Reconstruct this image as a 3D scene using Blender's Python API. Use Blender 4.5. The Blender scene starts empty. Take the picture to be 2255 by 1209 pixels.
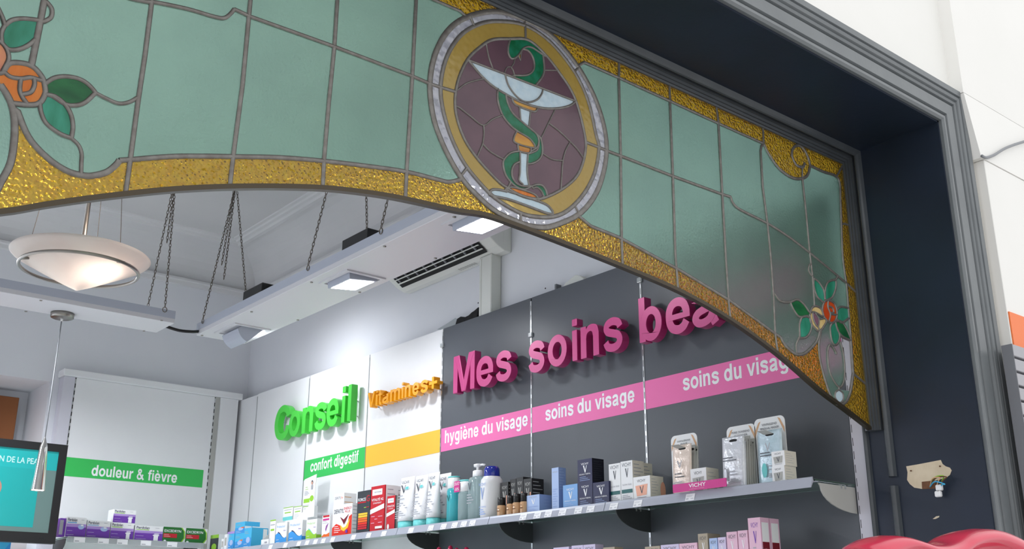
import bpy, math, random
import numpy as np
from mathutils import Vector, Matrix
from mathutils.geometry import tessellate_polygon

random.seed(7)
SC = bpy.context.scene
COL = SC.collection

# ------------------------------------------------------------------ camera
W, H = 2255, 1209
FPX, YAW, PITCH, ROLL = 2331.5, math.radians(39.314), math.radians(18.490), math.radians(0.093)
EYE = Vector((0, 0, 1.45))
_f = Vector((math.sin(YAW) * math.cos(PITCH), math.cos(YAW) * math.cos(PITCH), math.sin(PITCH)))
_r = Vector((math.cos(YAW), -math.sin(YAW), 0))
_u = _r.cross(_f)
CR = _r * math.cos(ROLL) + _u * math.sin(ROLL)
CU = _u * math.cos(ROLL) - _r * math.sin(ROLL)
cam = bpy.data.cameras.new('camera')
cam.sensor_width = 36
cam.lens = FPX * 36 / W
cam.clip_start = 0.05
co = bpy.data.objects.new('camera', cam)
COL.objects.link(co)
m = Matrix((CR, CU, -_f)).transposed().to_4x4()
m.translation = EYE
co.matrix_world = m
SC.camera = co

# ------------------------------------------------------------------ daylight of the hall, exposure
world = bpy.data.worlds.new('daylight')
SC.world = world
world.use_nodes = True
world.node_tree.nodes['Background'].inputs[0].default_value = (0.965, 0.97, 0.975, 1)
world.node_tree.nodes['Background'].inputs[1].default_value = 1.0
SC.view_settings.view_transform = 'Standard'
SC.view_settings.look = 'None'
SC.view_settings.exposure = 0.35
SC.view_settings.gamma = 1
SC.view_settings.use_curve_mapping = False
SC.cycles.max_bounces = 10
SC.cycles.diffuse_bounces = 4
SC.cycles.glossy_bounces = 3
SC.cycles.transmission_bounces = 8


def at(px, py, x=None, y=None, z=None):
    d = CR * ((px - W / 2) / FPX) + CU * (-(py - H / 2) / FPX) + _f
    if x is not None: t = (x - EYE.x) / d.x
    elif y is not None: t = (y - EYE.y) / d.y
    else: t = (z - EYE.z) / d.z
    return EYE + d * t


# ------------------------------------------------------------------ materials
MATS = {}


def mat(name, col, rough=0.5, metal=0.0, spec=0.5, emit=None, estr=0.0, trans=0.0, ior=1.45, noise=None, bump=None, coat=0.0, translucent=0.0, coord='Object', coat_rough=.08):
    """noise=(scale, amount, second colour)  bump=(kind, scale, strength, distance)"""
    mt = bpy.data.materials.new(name)
    mt.use_nodes = True
    nt = mt.node_tree
    b = nt.nodes['Principled BSDF']
    b.inputs['Base Color'].default_value = (*col, 1)
    b.inputs['Roughness'].default_value = rough
    b.inputs['Metallic'].default_value = metal
    b.inputs['Specular IOR Level'].default_value = spec
    b.inputs['IOR'].default_value = ior
    b.inputs['Transmission Weight'].default_value = trans
    b.inputs['Coat Weight'].default_value = coat
    b.inputs['Coat Roughness'].default_value = coat_rough
    if emit:
        b.inputs['Emission Color'].default_value = (*emit, 1)
        b.inputs['Emission Strength'].default_value = estr
    tc = nt.nodes.new('ShaderNodeTexCoord')
    if noise:
        n = nt.nodes.new('ShaderNodeTexNoise')
        n.inputs['Scale'].default_value = noise[0]
        n.inputs['Detail'].default_value = 4
        if len(noise) > 3:
            mp = nt.nodes.new('ShaderNodeMapping')
            mp.inputs['Scale'].default_value = noise[3]
            nt.links.new(tc.outputs[coord], mp.inputs[0])
            nt.links.new(mp.outputs[0], n.inputs['Vector'])
        else:
            nt.links.new(tc.outputs[coord], n.inputs['Vector'])
        mr = nt.nodes.new('ShaderNodeMapRange')
        mr.inputs[1].default_value = 0.35
        mr.inputs[2].default_value = 0.65
        mr.inputs[4].default_value = noise[1]
        nt.links.new(n.outputs['Fac'], mr.inputs[0])
        mx = nt.nodes.new('ShaderNodeMix')
        mx.data_type = 'RGBA'
        mx.inputs[6].default_value = (*col, 1)
        mx.inputs[7].default_value = (*noise[2], 1)
        nt.links.new(mr.outputs[0], mx.inputs[0])
        nt.links.new(mx.outputs[2], b.inputs['Base Color'])
    if bump:
        if bump[0] == 'voronoi':
            n = nt.nodes.new('ShaderNodeTexVoronoi')
            n.feature = 'SMOOTH_F1'
            out = n.outputs['Distance']
        else:
            n = nt.nodes.new('ShaderNodeTexNoise')
            n.inputs['Detail'].default_value = 3
            out = n.outputs['Fac']
        n.inputs['Scale'].default_value = bump[1]
        nt.links.new(tc.outputs[coord], n.inputs['Vector'])
        bp = nt.nodes.new('ShaderNodeBump')
        bp.inputs['Strength'].default_value = bump[2]
        bp.inputs['Distance'].default_value = bump[3]
        bp.invert = bump[0] == 'voronoi'
        nt.links.new(out, bp.inputs['Height'])
        nt.links.new(bp.outputs[0], b.inputs['Normal'])
        nt.links.new(bp.outputs[0], b.inputs['Coat Normal'])
    if translucent:
        tr = nt.nodes.new('ShaderNodeBsdfTranslucent')
        tr.inputs[0].default_value = (*col, 1)
        ms = nt.nodes.new('ShaderNodeMixShader')
        ms.inputs[0].default_value = translucent
        nt.links.new(b.outputs[0], ms.inputs[1])
        nt.links.new(tr.outputs[0], ms.inputs[2])
        nt.links.new(ms.outputs[0], nt.nodes['Material Output'].inputs[0])
        if noise: nt.links.new(mx.outputs[2], tr.inputs[0])
    MATS[name] = mt
    return mt


def lin(r, g, b):
    return tuple(((c / 255) / 12.92 if c / 255 <= 0.04045 else ((c / 255 + 0.055) / 1.055) ** 2.4) for c in (r, g, b))


mat('wall_white', lin(226, 228, 234), 0.6, noise=(3, .5, lin(220, 223, 231)))
mat('cove_white', lin(214, 214, 216), 0.6, noise=(3, .5, lin(206, 207, 210)))
mat('hall_white', lin(240, 239, 236), 0.55, noise=(2, .6, lin(234, 234, 230)))
mat('ceiling_white', lin(204, 204, 205), 0.7, noise=(2, .5, lin(198, 198, 200)))
mat('floor_tile', lin(204, 203, 201), 0.35, noise=(6, .6, lin(192, 190, 188)))
mat('panel_white', lin(232, 233, 236), 0.42, noise=(5, .5, lin(228, 229, 233)))
mat('panel_grey', lin(84, 88, 95), 0.38, noise=(300, .35, lin(78, 82, 88)))
mat('portal_paint', lin(36, 44, 60), 0.38, spec=.35, noise=(4, .6, lin(31, 38, 48)), bump=('noise', 60, .15, .002))
mat('casing_paint', lin(116, 121, 124), 0.32, noise=(7, .6, lin(104, 109, 113)), bump=('noise', 35, .2, .003))
mat('frame_paint', lin(74, 79, 84), 0.33, noise=(9, .6, lin(60, 65, 70)))
mat('bare_plaster', lin(214, 200, 176), 0.85, noise=(25, .6, lin(200, 184, 158)), bump=('noise', 80, .3, .002))
mat('brick_hole', lin(120, 84, 60), 0.9, noise=(40, .8, lin(90, 60, 44)), bump=('noise', 90, .5, .003))
mat('lead', lin(128, 126, 122), 0.42, metal=.55, noise=(60, .7, lin(108, 102, 98)), bump=('noise', 70, .3, .002))
mat('edge_bar', lin(74, 66, 54), 0.35, metal=.6)
# stained glass
mat('glass_green', lin(200, 244, 222), 0.36, trans=.95, ior=1.25, noise=(4, .6, lin(180, 220, 202)), bump=('noise', 120, .55, .004), spec=.6)
mat('glass_gold', lin(255, 212, 60), 0.14, trans=.94, ior=1.45, noise=(60, .7, lin(240, 180, 48)), bump=('voronoi', 120, .85, .006), spec=.9)
mat('glass_yellow', lin(202, 176, 96), 0.2, trans=.6, ior=1.4, noise=(12, .7, lin(198, 168, 84)), bump=('voronoi', 60, .35, .004), spec=.7)
mat('glass_clear', lin(226, 228, 236), 0.08, trans=.7, ior=1.5, noise=(40, .6, lin(196, 198, 214)), bump=('voronoi', 48, .9, .008), spec=1.0)
mat('glass_purple', lin(116, 88, 100), 0.18, trans=.35, ior=1.4, noise=(6, .7, lin(96, 74, 86)), bump=('noise', 40, .12, .003), spec=.6)
mat('glass_white', lin(222, 236, 242), 0.25, trans=.2, translucent=.4, noise=(50, .4, lin(190, 214, 228)), bump=('voronoi', 55, .4, .004))
mat('glass_snake', lin(44, 140, 108), 0.2, trans=.25, translucent=.25, noise=(26, .9, lin(22, 108, 64)), bump=('noise', 40, .1, .003))
mat('glass_leaf', lin(78, 176, 150), 0.2, trans=.2, translucent=.3, noise=(22, .9, lin(40, 134, 100), (1, 1, .35)), bump=('noise', 40, .1, .003))
mat('glass_leaf_dark', lin(46, 130, 78), 0.2, trans=.2, translucent=.3, noise=(26, .9, lin(30, 98, 62), (.4, 1, 1)))
mat('glass_orange', lin(226, 128, 44), 0.2, trans=.2, translucent=.35, noise=(40, .9, lin(240, 164, 80), (1, 1, .2)))
mat('glass_red', lin(206, 74, 34), 0.2, trans=.2, translucent=.3, noise=(30, .8, lin(220, 100, 44), (.3, 1, 1)))
mat('glass_cream', lin(240, 222, 166), 0.2, trans=.2, translucent=.35, noise=(30, .8, lin(226, 196, 132)))
mat('glass_peach', lin(240, 186, 120), 0.2, trans=.2, translucent=.35, noise=(14, .9, lin(222, 140, 140)))
mat('glass_mauve', lin(150, 110, 130), 0.2, trans=.2, translucent=.3)
mat('glass_amber', lin(206, 140, 70), 0.2, trans=.3, translucent=.3, noise=(40, .8, lin(232, 190, 90), (.3, 1, 1)))
# signs, shelving
mat('sign_magenta', lin(190, 34, 120), 0.42, metal=.3, spec=1.0, coat=.8, coat_rough=.35)
mat('sign_green', lin(70, 196, 66), 0.35)
mat('sign_yellow', lin(240, 164, 20), 0.25, coat=.4)
mat('band_pink', lin(240, 116, 178), 0.45)
mat('band_green', lin(56, 190, 92), 0.45)
mat('band_yellow', lin(240, 190, 66), 0.45)
mat('print_white', lin(244, 245, 248), 0.5)
mat('metal_rail', lin(196, 198, 200), 0.3, metal=.8)
mat('dark_slot', lin(22, 23, 25), 0.7)
mat('bracket_dark', lin(70, 74, 76), 0.45, noise=(20, .4, lin(62, 66, 68)))
mat('post_lilac', lin(206, 205, 216), 0.4)
mat('shelf_glass', lin(190, 228, 214), 0.03, trans=.92, ior=1.45)
mat('strip_alu', lin(178, 182, 194), 0.28, metal=.2, noise=(3, .4, lin(168, 173, 188)))
mat('clip_plastic', lin(214, 220, 222), 0.15, trans=.6)
mat('lamp_white', lin(208, 208, 213), 0.4)
mat('lamp_edge', lin(176, 182, 196), 0.4)
mat('led', (1, 1, 1), 0.5, emit=(0.95, 0.97, 1.0), estr=14)
mat('chrome', lin(214, 212, 208), 0.12, metal=1.0)
mat('steel_brushed', lin(150, 146, 140), 0.32, metal=1.0)
mat('chain_steel', lin(120, 112, 104), 0.4, metal=.8)
mat('alabaster', lin(238, 234, 230), 0.45, translucent=.55, noise=(5, .5, lin(226, 212, 210)))
mat('bulb', (1, .9, .8), 0.5, emit=(1, .86, .7), estr=14)
mat('black_plastic', lin(26, 26, 28), 0.4)
mat('black_foam', lin(24, 24, 26), 0.9, noise=(30, .6, lin(44, 44, 46)))
mat('ac_white', lin(222, 224, 220), 0.4)
mat('grey_cable', lin(140, 143, 148), 0.5)
mat('niche_brown', lin(150, 92, 52), 0.6, noise=(5, .6, lin(128, 76, 42), (1, 1, .2)))
mat('screen_teal', lin(20, 120, 120), 0.3, emit=lin(40, 170, 168), estr=.27)
mat('screen_band', lin(20, 120, 120), 0.3, emit=lin(44, 186, 190), estr=.28)
mat('screen_grey', lin(60, 80, 80), 0.3, emit=lin(140, 168, 164), estr=.27)
mat('screen_text', lin(120, 160, 160), 0.3, emit=lin(214, 232, 234), estr=.4)
mat('screen_peach', lin(120, 90, 80), 0.3, emit=lin(216, 160, 142), estr=.28)
mat('pink_gloss', lin(218, 58, 86), 0.2, coat=.35, noise=(2.5, .5, lin(224, 76, 100)))
mat('orange_panel', lin(244, 128, 70), 0.45)
mat('slat_grey', lin(170, 170, 176), 0.45)
mat('slat_side', lin(120, 122, 128), 0.5)
mat('batten_cream', lin(228, 220, 204), 0.6)
# packaging
for n_, c_ in dict(card_white=(238, 239, 241), card_cream=(228, 222, 210), navy=(26, 30, 74), navy_dark=(18, 20, 34), sky=(120, 168, 222),
                   pale_blue=(170, 192, 232), pale_blue2=(148, 172, 222), ink=(74, 78, 88), ink_light=(168, 170, 178), teal=(110, 205, 205),
                   teal_dark=(22, 96, 96), violet=(112, 60, 172), violet_light=(176, 146, 214), lime=(150, 205, 60), blue=(60, 150, 220),
                   cyan_box=(70, 180, 226), red=(196, 30, 44), dark_red=(120, 24, 40), orange=(240, 110, 40), flame=(226, 50, 34), yellow=(250, 200, 60),
                   pack_green=(34, 112, 44), pack_black=(40, 40, 42), peach=(240, 176, 150), tan=(214, 170, 130), gold_card=(168, 156, 136),
                   rose=(226, 184, 206), lilac=(206, 196, 226), magenta=(206, 44, 138), purple=(150, 80, 160), charcoal=(56, 62, 68), grey_card=(176, 176, 172)).items():
    mat(n_, lin(*c_), 0.42)
mat('price_ink', lin(196, 198, 206), 0.5)
mat('sachet_foil', lin(226, 228, 234), 0.22, metal=.15, bump=('noise', 30, .5, .01), noise=(14, .5, lin(206, 212, 224)))
mat('sachet_blue', lin(206, 224, 236), 0.22, metal=.1, bump=('noise', 30, .5, .01), noise=(14, .6, lin(190, 220, 230)))
mat('sachet_peach', lin(240, 222, 210), 0.22, metal=.1, bump=('noise', 30, .5, .01))
mat('tube_white', lin(236, 237, 240), 0.28)
mat('bottle_teal', lin(96, 216, 226), 0.08, trans=.3, ior=1.35, translucent=.25)
mat('bottle_clear', lin(206, 230, 232), 0.05, trans=.62, ior=1.25)
mat('cap_white', lin(238, 238, 240), 0.3)
mat('cap_blue', lin(30, 50, 170), 0.12, trans=.2, coat=.5)
mat('cap_red', lin(196, 30, 80), 0.15, coat=.6)
mat('skin_beige', lin(206, 164, 124), 0.12, coat=.5)


# ------------------------------------------------------------------ object helpers
def put(o, label=None, cat=None, group=None, kind=None):
    if label: o['label'] = label
    if cat: o['category'] = cat
    if group: o['group'] = group
    if kind: o['kind'] = kind
    return o


def thing(name, loc, label, cat, group=None, kind=None):
    o = bpy.data.objects.new(name, None)
    o.empty_display_size = 0.05
    COL.objects.link(o)
    o.location = loc
    return put(o, label, cat, group, kind)


def wloc(o):
    v = Vector((0, 0, 0))
    while o is not None:
        v += o.location
        o = o.parent
    return v


class MB:
    """collects world-space geometry for ONE mesh"""
    def __init__(s):
        s.v = []; s.f = []; s.sm = []

    def add(s, vs, fs, smooth=False):
        b = len(s.v)
        s.v += [tuple(p) for p in vs]
        s.f += [tuple(b + i for i in f) for f in fs]
        s.sm += [smooth] * len(fs)
        return s

    def box(s, x0, x1, y0, y1, z0, z1, c=0.0):
        x0, x1 = min(x0, x1), max(x0, x1); y0, y1 = min(y0, y1), max(y0, y1); z0, z1 = min(z0, z1), max(z0, z1)
        if c <= 0:
            vs = [(x, y, z) for z in (z0, z1) for x, y in ((x0, y0), (x1, y0), (x1, y1), (x0, y1))]
            return s.add(vs, [(0, 3, 2, 1), (4, 5, 6, 7), (0, 1, 5, 4), (1, 2, 6, 5), (2, 3, 7, 6), (3, 0, 4, 7)])
        vs = []; ix = {}
        for sx in (0, 1):
            for sy in (0, 1):
                for sz in (0, 1):
                    X = (x0, x1)[sx]; Y = (y0, y1)[sy]; Z = (z0, z1)[sz]
                    dx = c if sx == 0 else -c; dy = c if sy == 0 else -c; dz = c if sz == 0 else -c
                    ix[sx, sy, sz, 0] = len(vs); vs.append((X, Y + dy, Z + dz))
                    ix[sx, sy, sz, 1] = len(vs); vs.append((X + dx, Y, Z + dz))
                    ix[sx, sy, sz, 2] = len(vs); vs.append((X + dx, Y + dy, Z))
        fs = []
        for a in (0, 1):
            q = [ix[a, 0, 0, 0], ix[a, 1, 0, 0], ix[a, 1, 1, 0], ix[a, 0, 1, 0]]; fs.append(q if a else q[::-1])
            q = [ix[0, a, 0, 1], ix[1, a, 0, 1], ix[1, a, 1, 1], ix[0, a, 1, 1]]; fs.append(q[::-1] if a else q)
            q = [ix[0, 0, a, 2], ix[1, 0, a, 2], ix[1, 1, a, 2], ix[0, 1, a, 2]]; fs.append(q if a else q[::-1])
        for a in (0, 1):
            for b in (0, 1):
                q = [ix[0, a, b, 1], ix[1, a, b, 1], ix[1, a, b, 2], ix[0, a, b, 2]]; fs.append(q if a == b else q[::-1])
                q = [ix[a, 0, b, 0], ix[a, 1, b, 0], ix[a, 1, b, 2], ix[a, 0, b, 2]]; fs.append(q[::-1] if a == b else q)
                q = [ix[a, b, 0, 0], ix[a, b, 1, 0], ix[a, b, 1, 1], ix[a, b, 0, 1]]; fs.append(q if a == b else q[::-1])
        for k in [(a, b, c_) for a in (0, 1) for b in (0, 1) for c_ in (0, 1)]:
            q = [ix[(*k, 0)], ix[(*k, 1)], ix[(*k, 2)]]
            fs.append(q if (k[0] + k[1] + k[2]) % 2 else q[::-1])
        return s.add(vs, fs)

    def prism(s, poly, d, holes=()):
        """poly: list of 3D points (planar), extruded by vector d; faces outward if poly is CCW seen against d"""
        d = Vector(d)
        loops = [[Vector(p) for p in poly]] + [[Vector(p) for p in h] for h in holes]
        flat = [p for l in loops for p in l]
        n = len(flat)
        tri = tessellate_polygon(loops)
        nrm = Vector((0, 0, 0))
        for i, p in enumerate(loops[0]):
            nrm += p.cross(loops[0][(i + 1) % len(loops[0])])
        flip = nrm.dot(d) > 0
        fs = []
        for t in tri:
            a = (flat[t[1]] - flat[t[0]]).cross(flat[t[2]] - flat[t[0]])
            t = tuple(t) if (a.dot(d) < 0) else tuple(t)[::-1]
            fs.append(t)
            fs.append(tuple(i + n for i in t[::-1]))
        b = 0
        for li, l in enumerate(loops):
            k = len(l)
            ar = Vector((0, 0, 0))
            for i, p in enumerate(l): ar += p.cross(l[(i + 1) % k])
            ccw = ar.dot(d) > 0
            for i in range(k):
                q = (b + i, b + (i + 1) % k, b + (i + 1) % k + n, b + i + n)
                if (ccw and li == 0) or (not ccw and li > 0): fs.append(q)
                else: fs.append(q[::-1])
            b += k
        return s.add(flat + [p + d for p in flat], fs)

    def tube(s, pts, r, seg=8, closed=False, cap=True):
        pts = [Vector(p) for p in pts]
        rs = r if isinstance(r, (list, tuple)) else [r] * len(pts)
        n = len(pts); vs = []; fs = []
        up = Vector((0, 0, 1))
        prev = None
        for i, p in enumerate(pts):
            t = (pts[(i + 1) % n] - pts[i - 1]) if closed else (pts[min(i + 1, n - 1)] - pts[max(i - 1, 0)])
            t.normalize()
            if prev is None:
                a = t.cross(up)
                if a.length < 1e-3: a = t.cross(Vector((1, 0, 0)))
            else:
                a = prev - t * prev.dot(t)
            a.normalize(); prev = a
            b = t.cross(a)
            for k in range(seg):
                an = 2 * math.pi * k / seg
                vs.append(p + (a * math.cos(an) + b * math.sin(an)) * rs[i])
        for i in range(n if closed else n - 1):
            j = (i + 1) % n
            for k in range(seg):
                l = (k + 1) % seg
                fs.append((i * seg + k, i * seg + l, j * seg + l, j * seg + k))
        if cap and not closed:
            fs.append(tuple(range(seg))[::-1]); fs.append(tuple((n - 1) * seg + k for k in range(seg)))
        return s.add(vs, fs, True)

    def lathe(s, prof, c, seg=24, sx=1.0, sy=1.0, cap=True):
        """prof list of (r,z) bottom to top, around vertical axis through c"""
        c = Vector(c); vs = []; fs = []
        for r, z in prof:
            for k in range(seg):
                a = 2 * math.pi * k / seg
                vs.append((c.x + r * sx * math.cos(a), c.y + r * sy * math.sin(a), c.z + z))
        for i in range(len(prof) - 1):
            for k in range(seg):
                l = (k + 1) % seg
                fs.append((i * seg + k, i * seg + l, (i + 1) * seg + l, (i + 1) * seg + k))
        if cap:
            if prof[0][0] > 1e-5: fs.append(tuple(range(seg))[::-1])
            if prof[-1][0] > 1e-5: fs.append(tuple((len(prof) - 1) * seg + k for k in range(seg)))
        return s.add(vs, fs, True)

    def sweep(s, prof, path_fn, n):
        """prof: list of 2D, path_fn(i,(u,v)) -> point ; open profile, n stations"""
        k = len(prof); vs = [path_fn(i, p) for i in range(n) for p in prof]; fs = []
        for i in range(n - 1):
            for j in range(k - 1):
                fs.append((i * k + j, i * k + j + 1, (i + 1) * k + j + 1, (i + 1) * k + j))
        return s.add(vs, fs)

    def build(s, name, material, parent=None, origin=None, label=None, cat=None, group=None, kind=None, bevel=0):
        me = bpy.data.meshes.new(name)
        if parent is not None and origin is None: origin = wloc(parent)
        o0 = Vector(origin) if origin is not None else Vector((0, 0, 0))
        me.from_pydata([tuple(Vector(p) - o0) for p in s.v], [], s.f)
        me.polygons.foreach_set('use_smooth', s.sm)
        me.update()
        me.materials.append(MATS[material])
        ob = bpy.data.objects.new(name, me)
        COL.objects.link(ob)
        if parent is not None:
            ob.parent = parent
            ob.location = o0 - wloc(parent)
        else:
            ob.location = o0
        if bevel:
            bv = ob.modifiers.new('bevel', 'BEVEL'); bv.width = bevel; bv.segments = 2; bv.limit_method = 'ANGLE'
        return put(ob, label, cat, group, kind)


def link_mesh(name, me, parent, loc=(0, 0, 0), **k):
    ob = bpy.data.objects.new(name, me)
    COL.objects.link(ob)
    ob.parent = parent
    ob.location = loc
    return put(ob, **k)


def smooth(pts, n=5, closed=False):
    """Catmull-Rom through the points"""
    P = [np.array(p, float) for p in pts]
    if len(P) < 3: return [tuple(p) for p in P]
    out = []
    N = len(P)
    for i in range(N if closed else N - 1):
        if closed: a, b, c, d = P[i - 1], P[i], P[(i + 1) % N], P[(i + 2) % N]
        else: a, b, c, d = P[max(i - 1, 0)], P[i], P[i + 1], P[min(i + 2, N - 1)]
        for k in range(n):
            t = k / n
            out.append(tuple(0.5 * ((2 * b) + (c - a) * t + (2 * a - 5 * b + 4 * c - d) * t * t + (3 * b - a - 3 * c + d) * t ** 3)))
    if not closed: out.append(tuple(P[-1]))
    return out


# ------------------------------------------------------------------ lettering
def text_raw(s, bold=0.0):
    key = (s, bold)
    if key not in text_raw.cache:
        c = bpy.data.curves.new('t', 'FONT')
        c.body = s; c.size = 1; c.offset = bold; c.resolution_u = 3
        ob = bpy.data.objects.new('t', c)
        me = bpy.data.meshes.new_from_object(ob)
        vs = np.array([v.co[:2] for v in me.vertices]) if len(me.vertices) else np.zeros((0, 2))
        fs = [tuple(p.vertices) for p in me.polygons]
        bpy.data.meshes.remove(me); bpy.data.objects.remove(ob); bpy.data.curves.remove(c)
        text_raw.cache[key] = (vs, fs)
    return text_raw.cache[key]


text_raw.cache = {}


def face_text(mb, s, centre, u, v, h=None, w=None, bold=0.0, nrm=None, lift=0.0005):
    """writes s centred at centre; h = height of the glyph box, w = width (either may be None)"""
    vs, fs = text_raw(s, bold)
    if not len(vs): return
    lo, hi = vs.min(0), vs.max(0)
    sz = hi - lo
    if h is None: sx = sy = w / sz[0]
    elif w is None: sx = sy = h / sz[1]
    else: sx, sy = w / sz[0], h / sz[1]
    c = (lo + hi) / 2
    n = Vector(u).cross(Vector(v)).normalized()
    mb.add([Vector(centre) + Vector(u) * ((p[0] - c[0]) * sx) + Vector(v) * ((p[1] - c[1]) * sy) + n * lift for p in vs], fs)


# bold grotesque glyphs, 100 units to the em, drawn as overlapping strokes
def stroke(pts, w, n=6, closed=False, straight=False):
    P = [np.array(p, float) for p in (pts if straight else smooth(pts, n, closed))]
    N = len(P); L = []; R = []
    for i, p in enumerate(P):
        t = (P[(i + 1) % N] - P[i - 1]) if closed else P[min(i + 1, N - 1)] - P[max(i - 1, 0)]
        t = t / np.linalg.norm(t); nn = np.array([-t[1], t[0]]) * w / 2
        L.append(tuple(p + nn)); R.append(tuple(p - nn))
    if closed: 
        return (L, [R]) if abs(poly_area(L)) > abs(poly_area(R)) else (R, [L])
    return (L + R[::-1], [])


def poly_area(p):
    return 0.5 * sum(p[i][0] * p[(i + 1) % len(p)][1] - p[(i + 1) % len(p)][0] * p[i][1] for i in range(len(p)))


def rect(x0, x1, y0, y1): return ([(x0, y0), (x1, y0), (x1, y1), (x0, y1)], [])
def ell(cx, cy, rx, ry, n=28): return [(cx + rx * math.cos(2 * math.pi * k / n), cy + ry * math.sin(2 * math.pi * k / n)) for k in range(n)]
def ring(cx, cy, rx, ry, wx, wy): return (ell(cx, cy, rx + wx / 2, ry + wy / 2), [ell(cx, cy, rx - wx / 2, ry - wy / 2)])


E_ = [stroke([(46.5, 24), (45.5, 34), (40, 44), (29, 48), (18, 45), (11.5, 36), (10.5, 26), (12, 16), (18, 8), (29, 4.8), (39, 8), (45.5, 16)], 13.5), rect(11, 53, 21, 29.5)]
N_ = [rect(5, 19, 0, 53), ([(18, 30)] + smooth([(17, 45), (25, 52.5), (35, 54), (46, 50), (50.5, 38)], 5) + [(50.5, 0), (36.5, 0)] + smooth([(36.5, 33), (34, 41), (28, 43), (21, 39), (19, 30)], 5), [])]
I_ = [rect(5, 19, 0, 53), rect(5, 19, 59.5, 72)]
GLYPH = dict(
    o=(58, [ring(29, 26.3, 19.5, 21.2, 14, 13)]), e=(57, E_), n=(56, N_), i=(24, I_), l=(24, [rect(5, 19, 0, 72)]),
    é=(57, E_ + [([(24, 59), (33, 59), (43, 73), (28, 73)], [])]), è=(57, E_ + [([(24, 59), (33, 59), (29, 73), (14, 73)], [])]),
    s=(54, [stroke([(45, 36.5), (41, 44), (28, 48), (16, 45.5), (11.5, 38.5), (16, 32), (28, 28), (40, 23.5), (44, 15), (39, 7.5), (28, 4.6), (15, 7.5), (10, 16)], 13)]),
    b=(61, [rect(6, 20, 0, 72), ring(33, 26.3, 17.5, 21.2, 14, 13)]), d=(61, [rect(41, 55, 0, 72), ring(28, 26.3, 17.5, 21.2, 14, 13)]),
    a=(56, [stroke([(11, 37), (14, 44), (26, 48), (38, 45), (41.5, 36), (41.5, 20), (42.5, 8), (46, 0)], 13.2), stroke([(42, 27), (30, 25), (16, 21), (10.5, 13.5), (15, 6), (25, 4.8), (36, 9), (42, 18)], 12)]),
    u=(56, [([(55.5 - x, 53 - y) for x, y in p], []) for p, _ in N_]),
    t=(33, [stroke([(15, 68), (15, 16), (17, 8), (24, 5.5), (31, 6)], 13.5, 5), rect(1, 31, 43, 53)]),
    m=(88, [rect(5, 19, 0, 53), ([(18, 30)] + smooth([(17, 45), (25, 52.5), (34, 54), (45, 50), (49.5, 38)], 5) + [(49.5, 0), (36, 0)] + smooth([(36, 33), (33, 41), (27, 43), (21, 39), (19, 30)], 5), []),
            ([(48, 30)] + smooth([(47, 45), (55, 52.5), (65, 54), (76, 50), (81, 38)], 5) + [(81, 0), (67.5, 0)] + smooth([(67.5, 33), (64, 41), (58, 43), (52, 39), (49.5, 30)], 5), [])]),
    M=(86, [rect(7, 21.5, 0, 72), rect(65, 79.5, 0, 72), ([(7, 72), (27, 72), (43.5, 20), (43.5, 0), (36, 0), (20, 50)], []), ([(79.5, 72), (59.5, 72), (42.8, 20), (42.8, 0), (50.5, 0), (66.5, 50)], [])]),
    C=(72, [stroke([(61, 47), (56, 59), (40, 66.5), (22, 61), (12.5, 45), (12.5, 27), (22, 11), (40, 5.5), (55, 12), (61.5, 26)], 14.5)]),
    V=(66, [([(1, 72), (16.5, 72), (34, 20), (34, 0), (25.5, 0)], []), ([(65.5, 72), (50, 72), (32.5, 20), (32.5, 0), (41, 0)], [])]),
    v=(54, [([(1, 53), (15.5, 53), (28, 15), (28, 0), (20, 0)], []), ([(53.5, 53), (39, 53), (26.5, 15), (26.5, 0), (34.5, 0)], [])]),
    y=(54, [([(1, 53), (15.5, 53), (28, 15), (28, 0), (21, -2)], []), ([(53.5, 53), (39, 53), (25, 8), (22, -3), (31, -8), (35, 0)], []), stroke([(29, 0), (25, -10), (18, -14.5), (8, -14)], 11.5)]),
    h=(56, [rect(5, 19, 0, 72), N_[1]]), r=(37, [rect(5, 19, 0, 53), ([(18, 25), (17, 40)] + smooth([(22, 49), (28, 53.5), (36, 54)], 4) + [(36, 40.5)] + smooth([(27, 40), (21, 35), (19, 25)], 4), [])]),
    c=(55, [stroke([(46, 34), (42, 44), (29, 48), (18, 44), (11, 35), (10.5, 26), (12, 16), (19, 8), (29, 4.8), (41, 8.5), (46.5, 18)], 13.5)]),
    f=(33, [stroke([(15, 0), (15, 56), (18, 64), (25, 66.5), (32, 66)], 13.5, 5), rect(1, 31, 43, 53)]),
    g=(60, [ring(28, 27, 17.5, 20.5, 14, 13), ([(41, 53), (54.5, 53), (54.5, 0)] + smooth([(52, -13), (42, -20), (28, -21), (14, -18), (8, -10)], 4) + [(20, -6)] + smooth([(28, -11), (37, -9), (41, 0)], 4), [])]),
    q=(60, []))
GLYPH['+'] = (58, [rect(3, 55, 24, 37), rect(22.5, 35.5, 4, 57)])
GLYPH['&'] = (72, [stroke([(64, 0), (20, 50)], 13, straight=True), stroke([(20, 49), (17, 57), (21, 64.5), (29, 66.8), (37, 64), (39.5, 56), (34, 47), (26, 41)], 11), stroke([(32, 44), (17, 33), (11.5, 21), (15, 10), (26, 5), (40, 9), (50, 20), (56, 36)], 12)])
GLYPH[' '] = (27, [])


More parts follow.
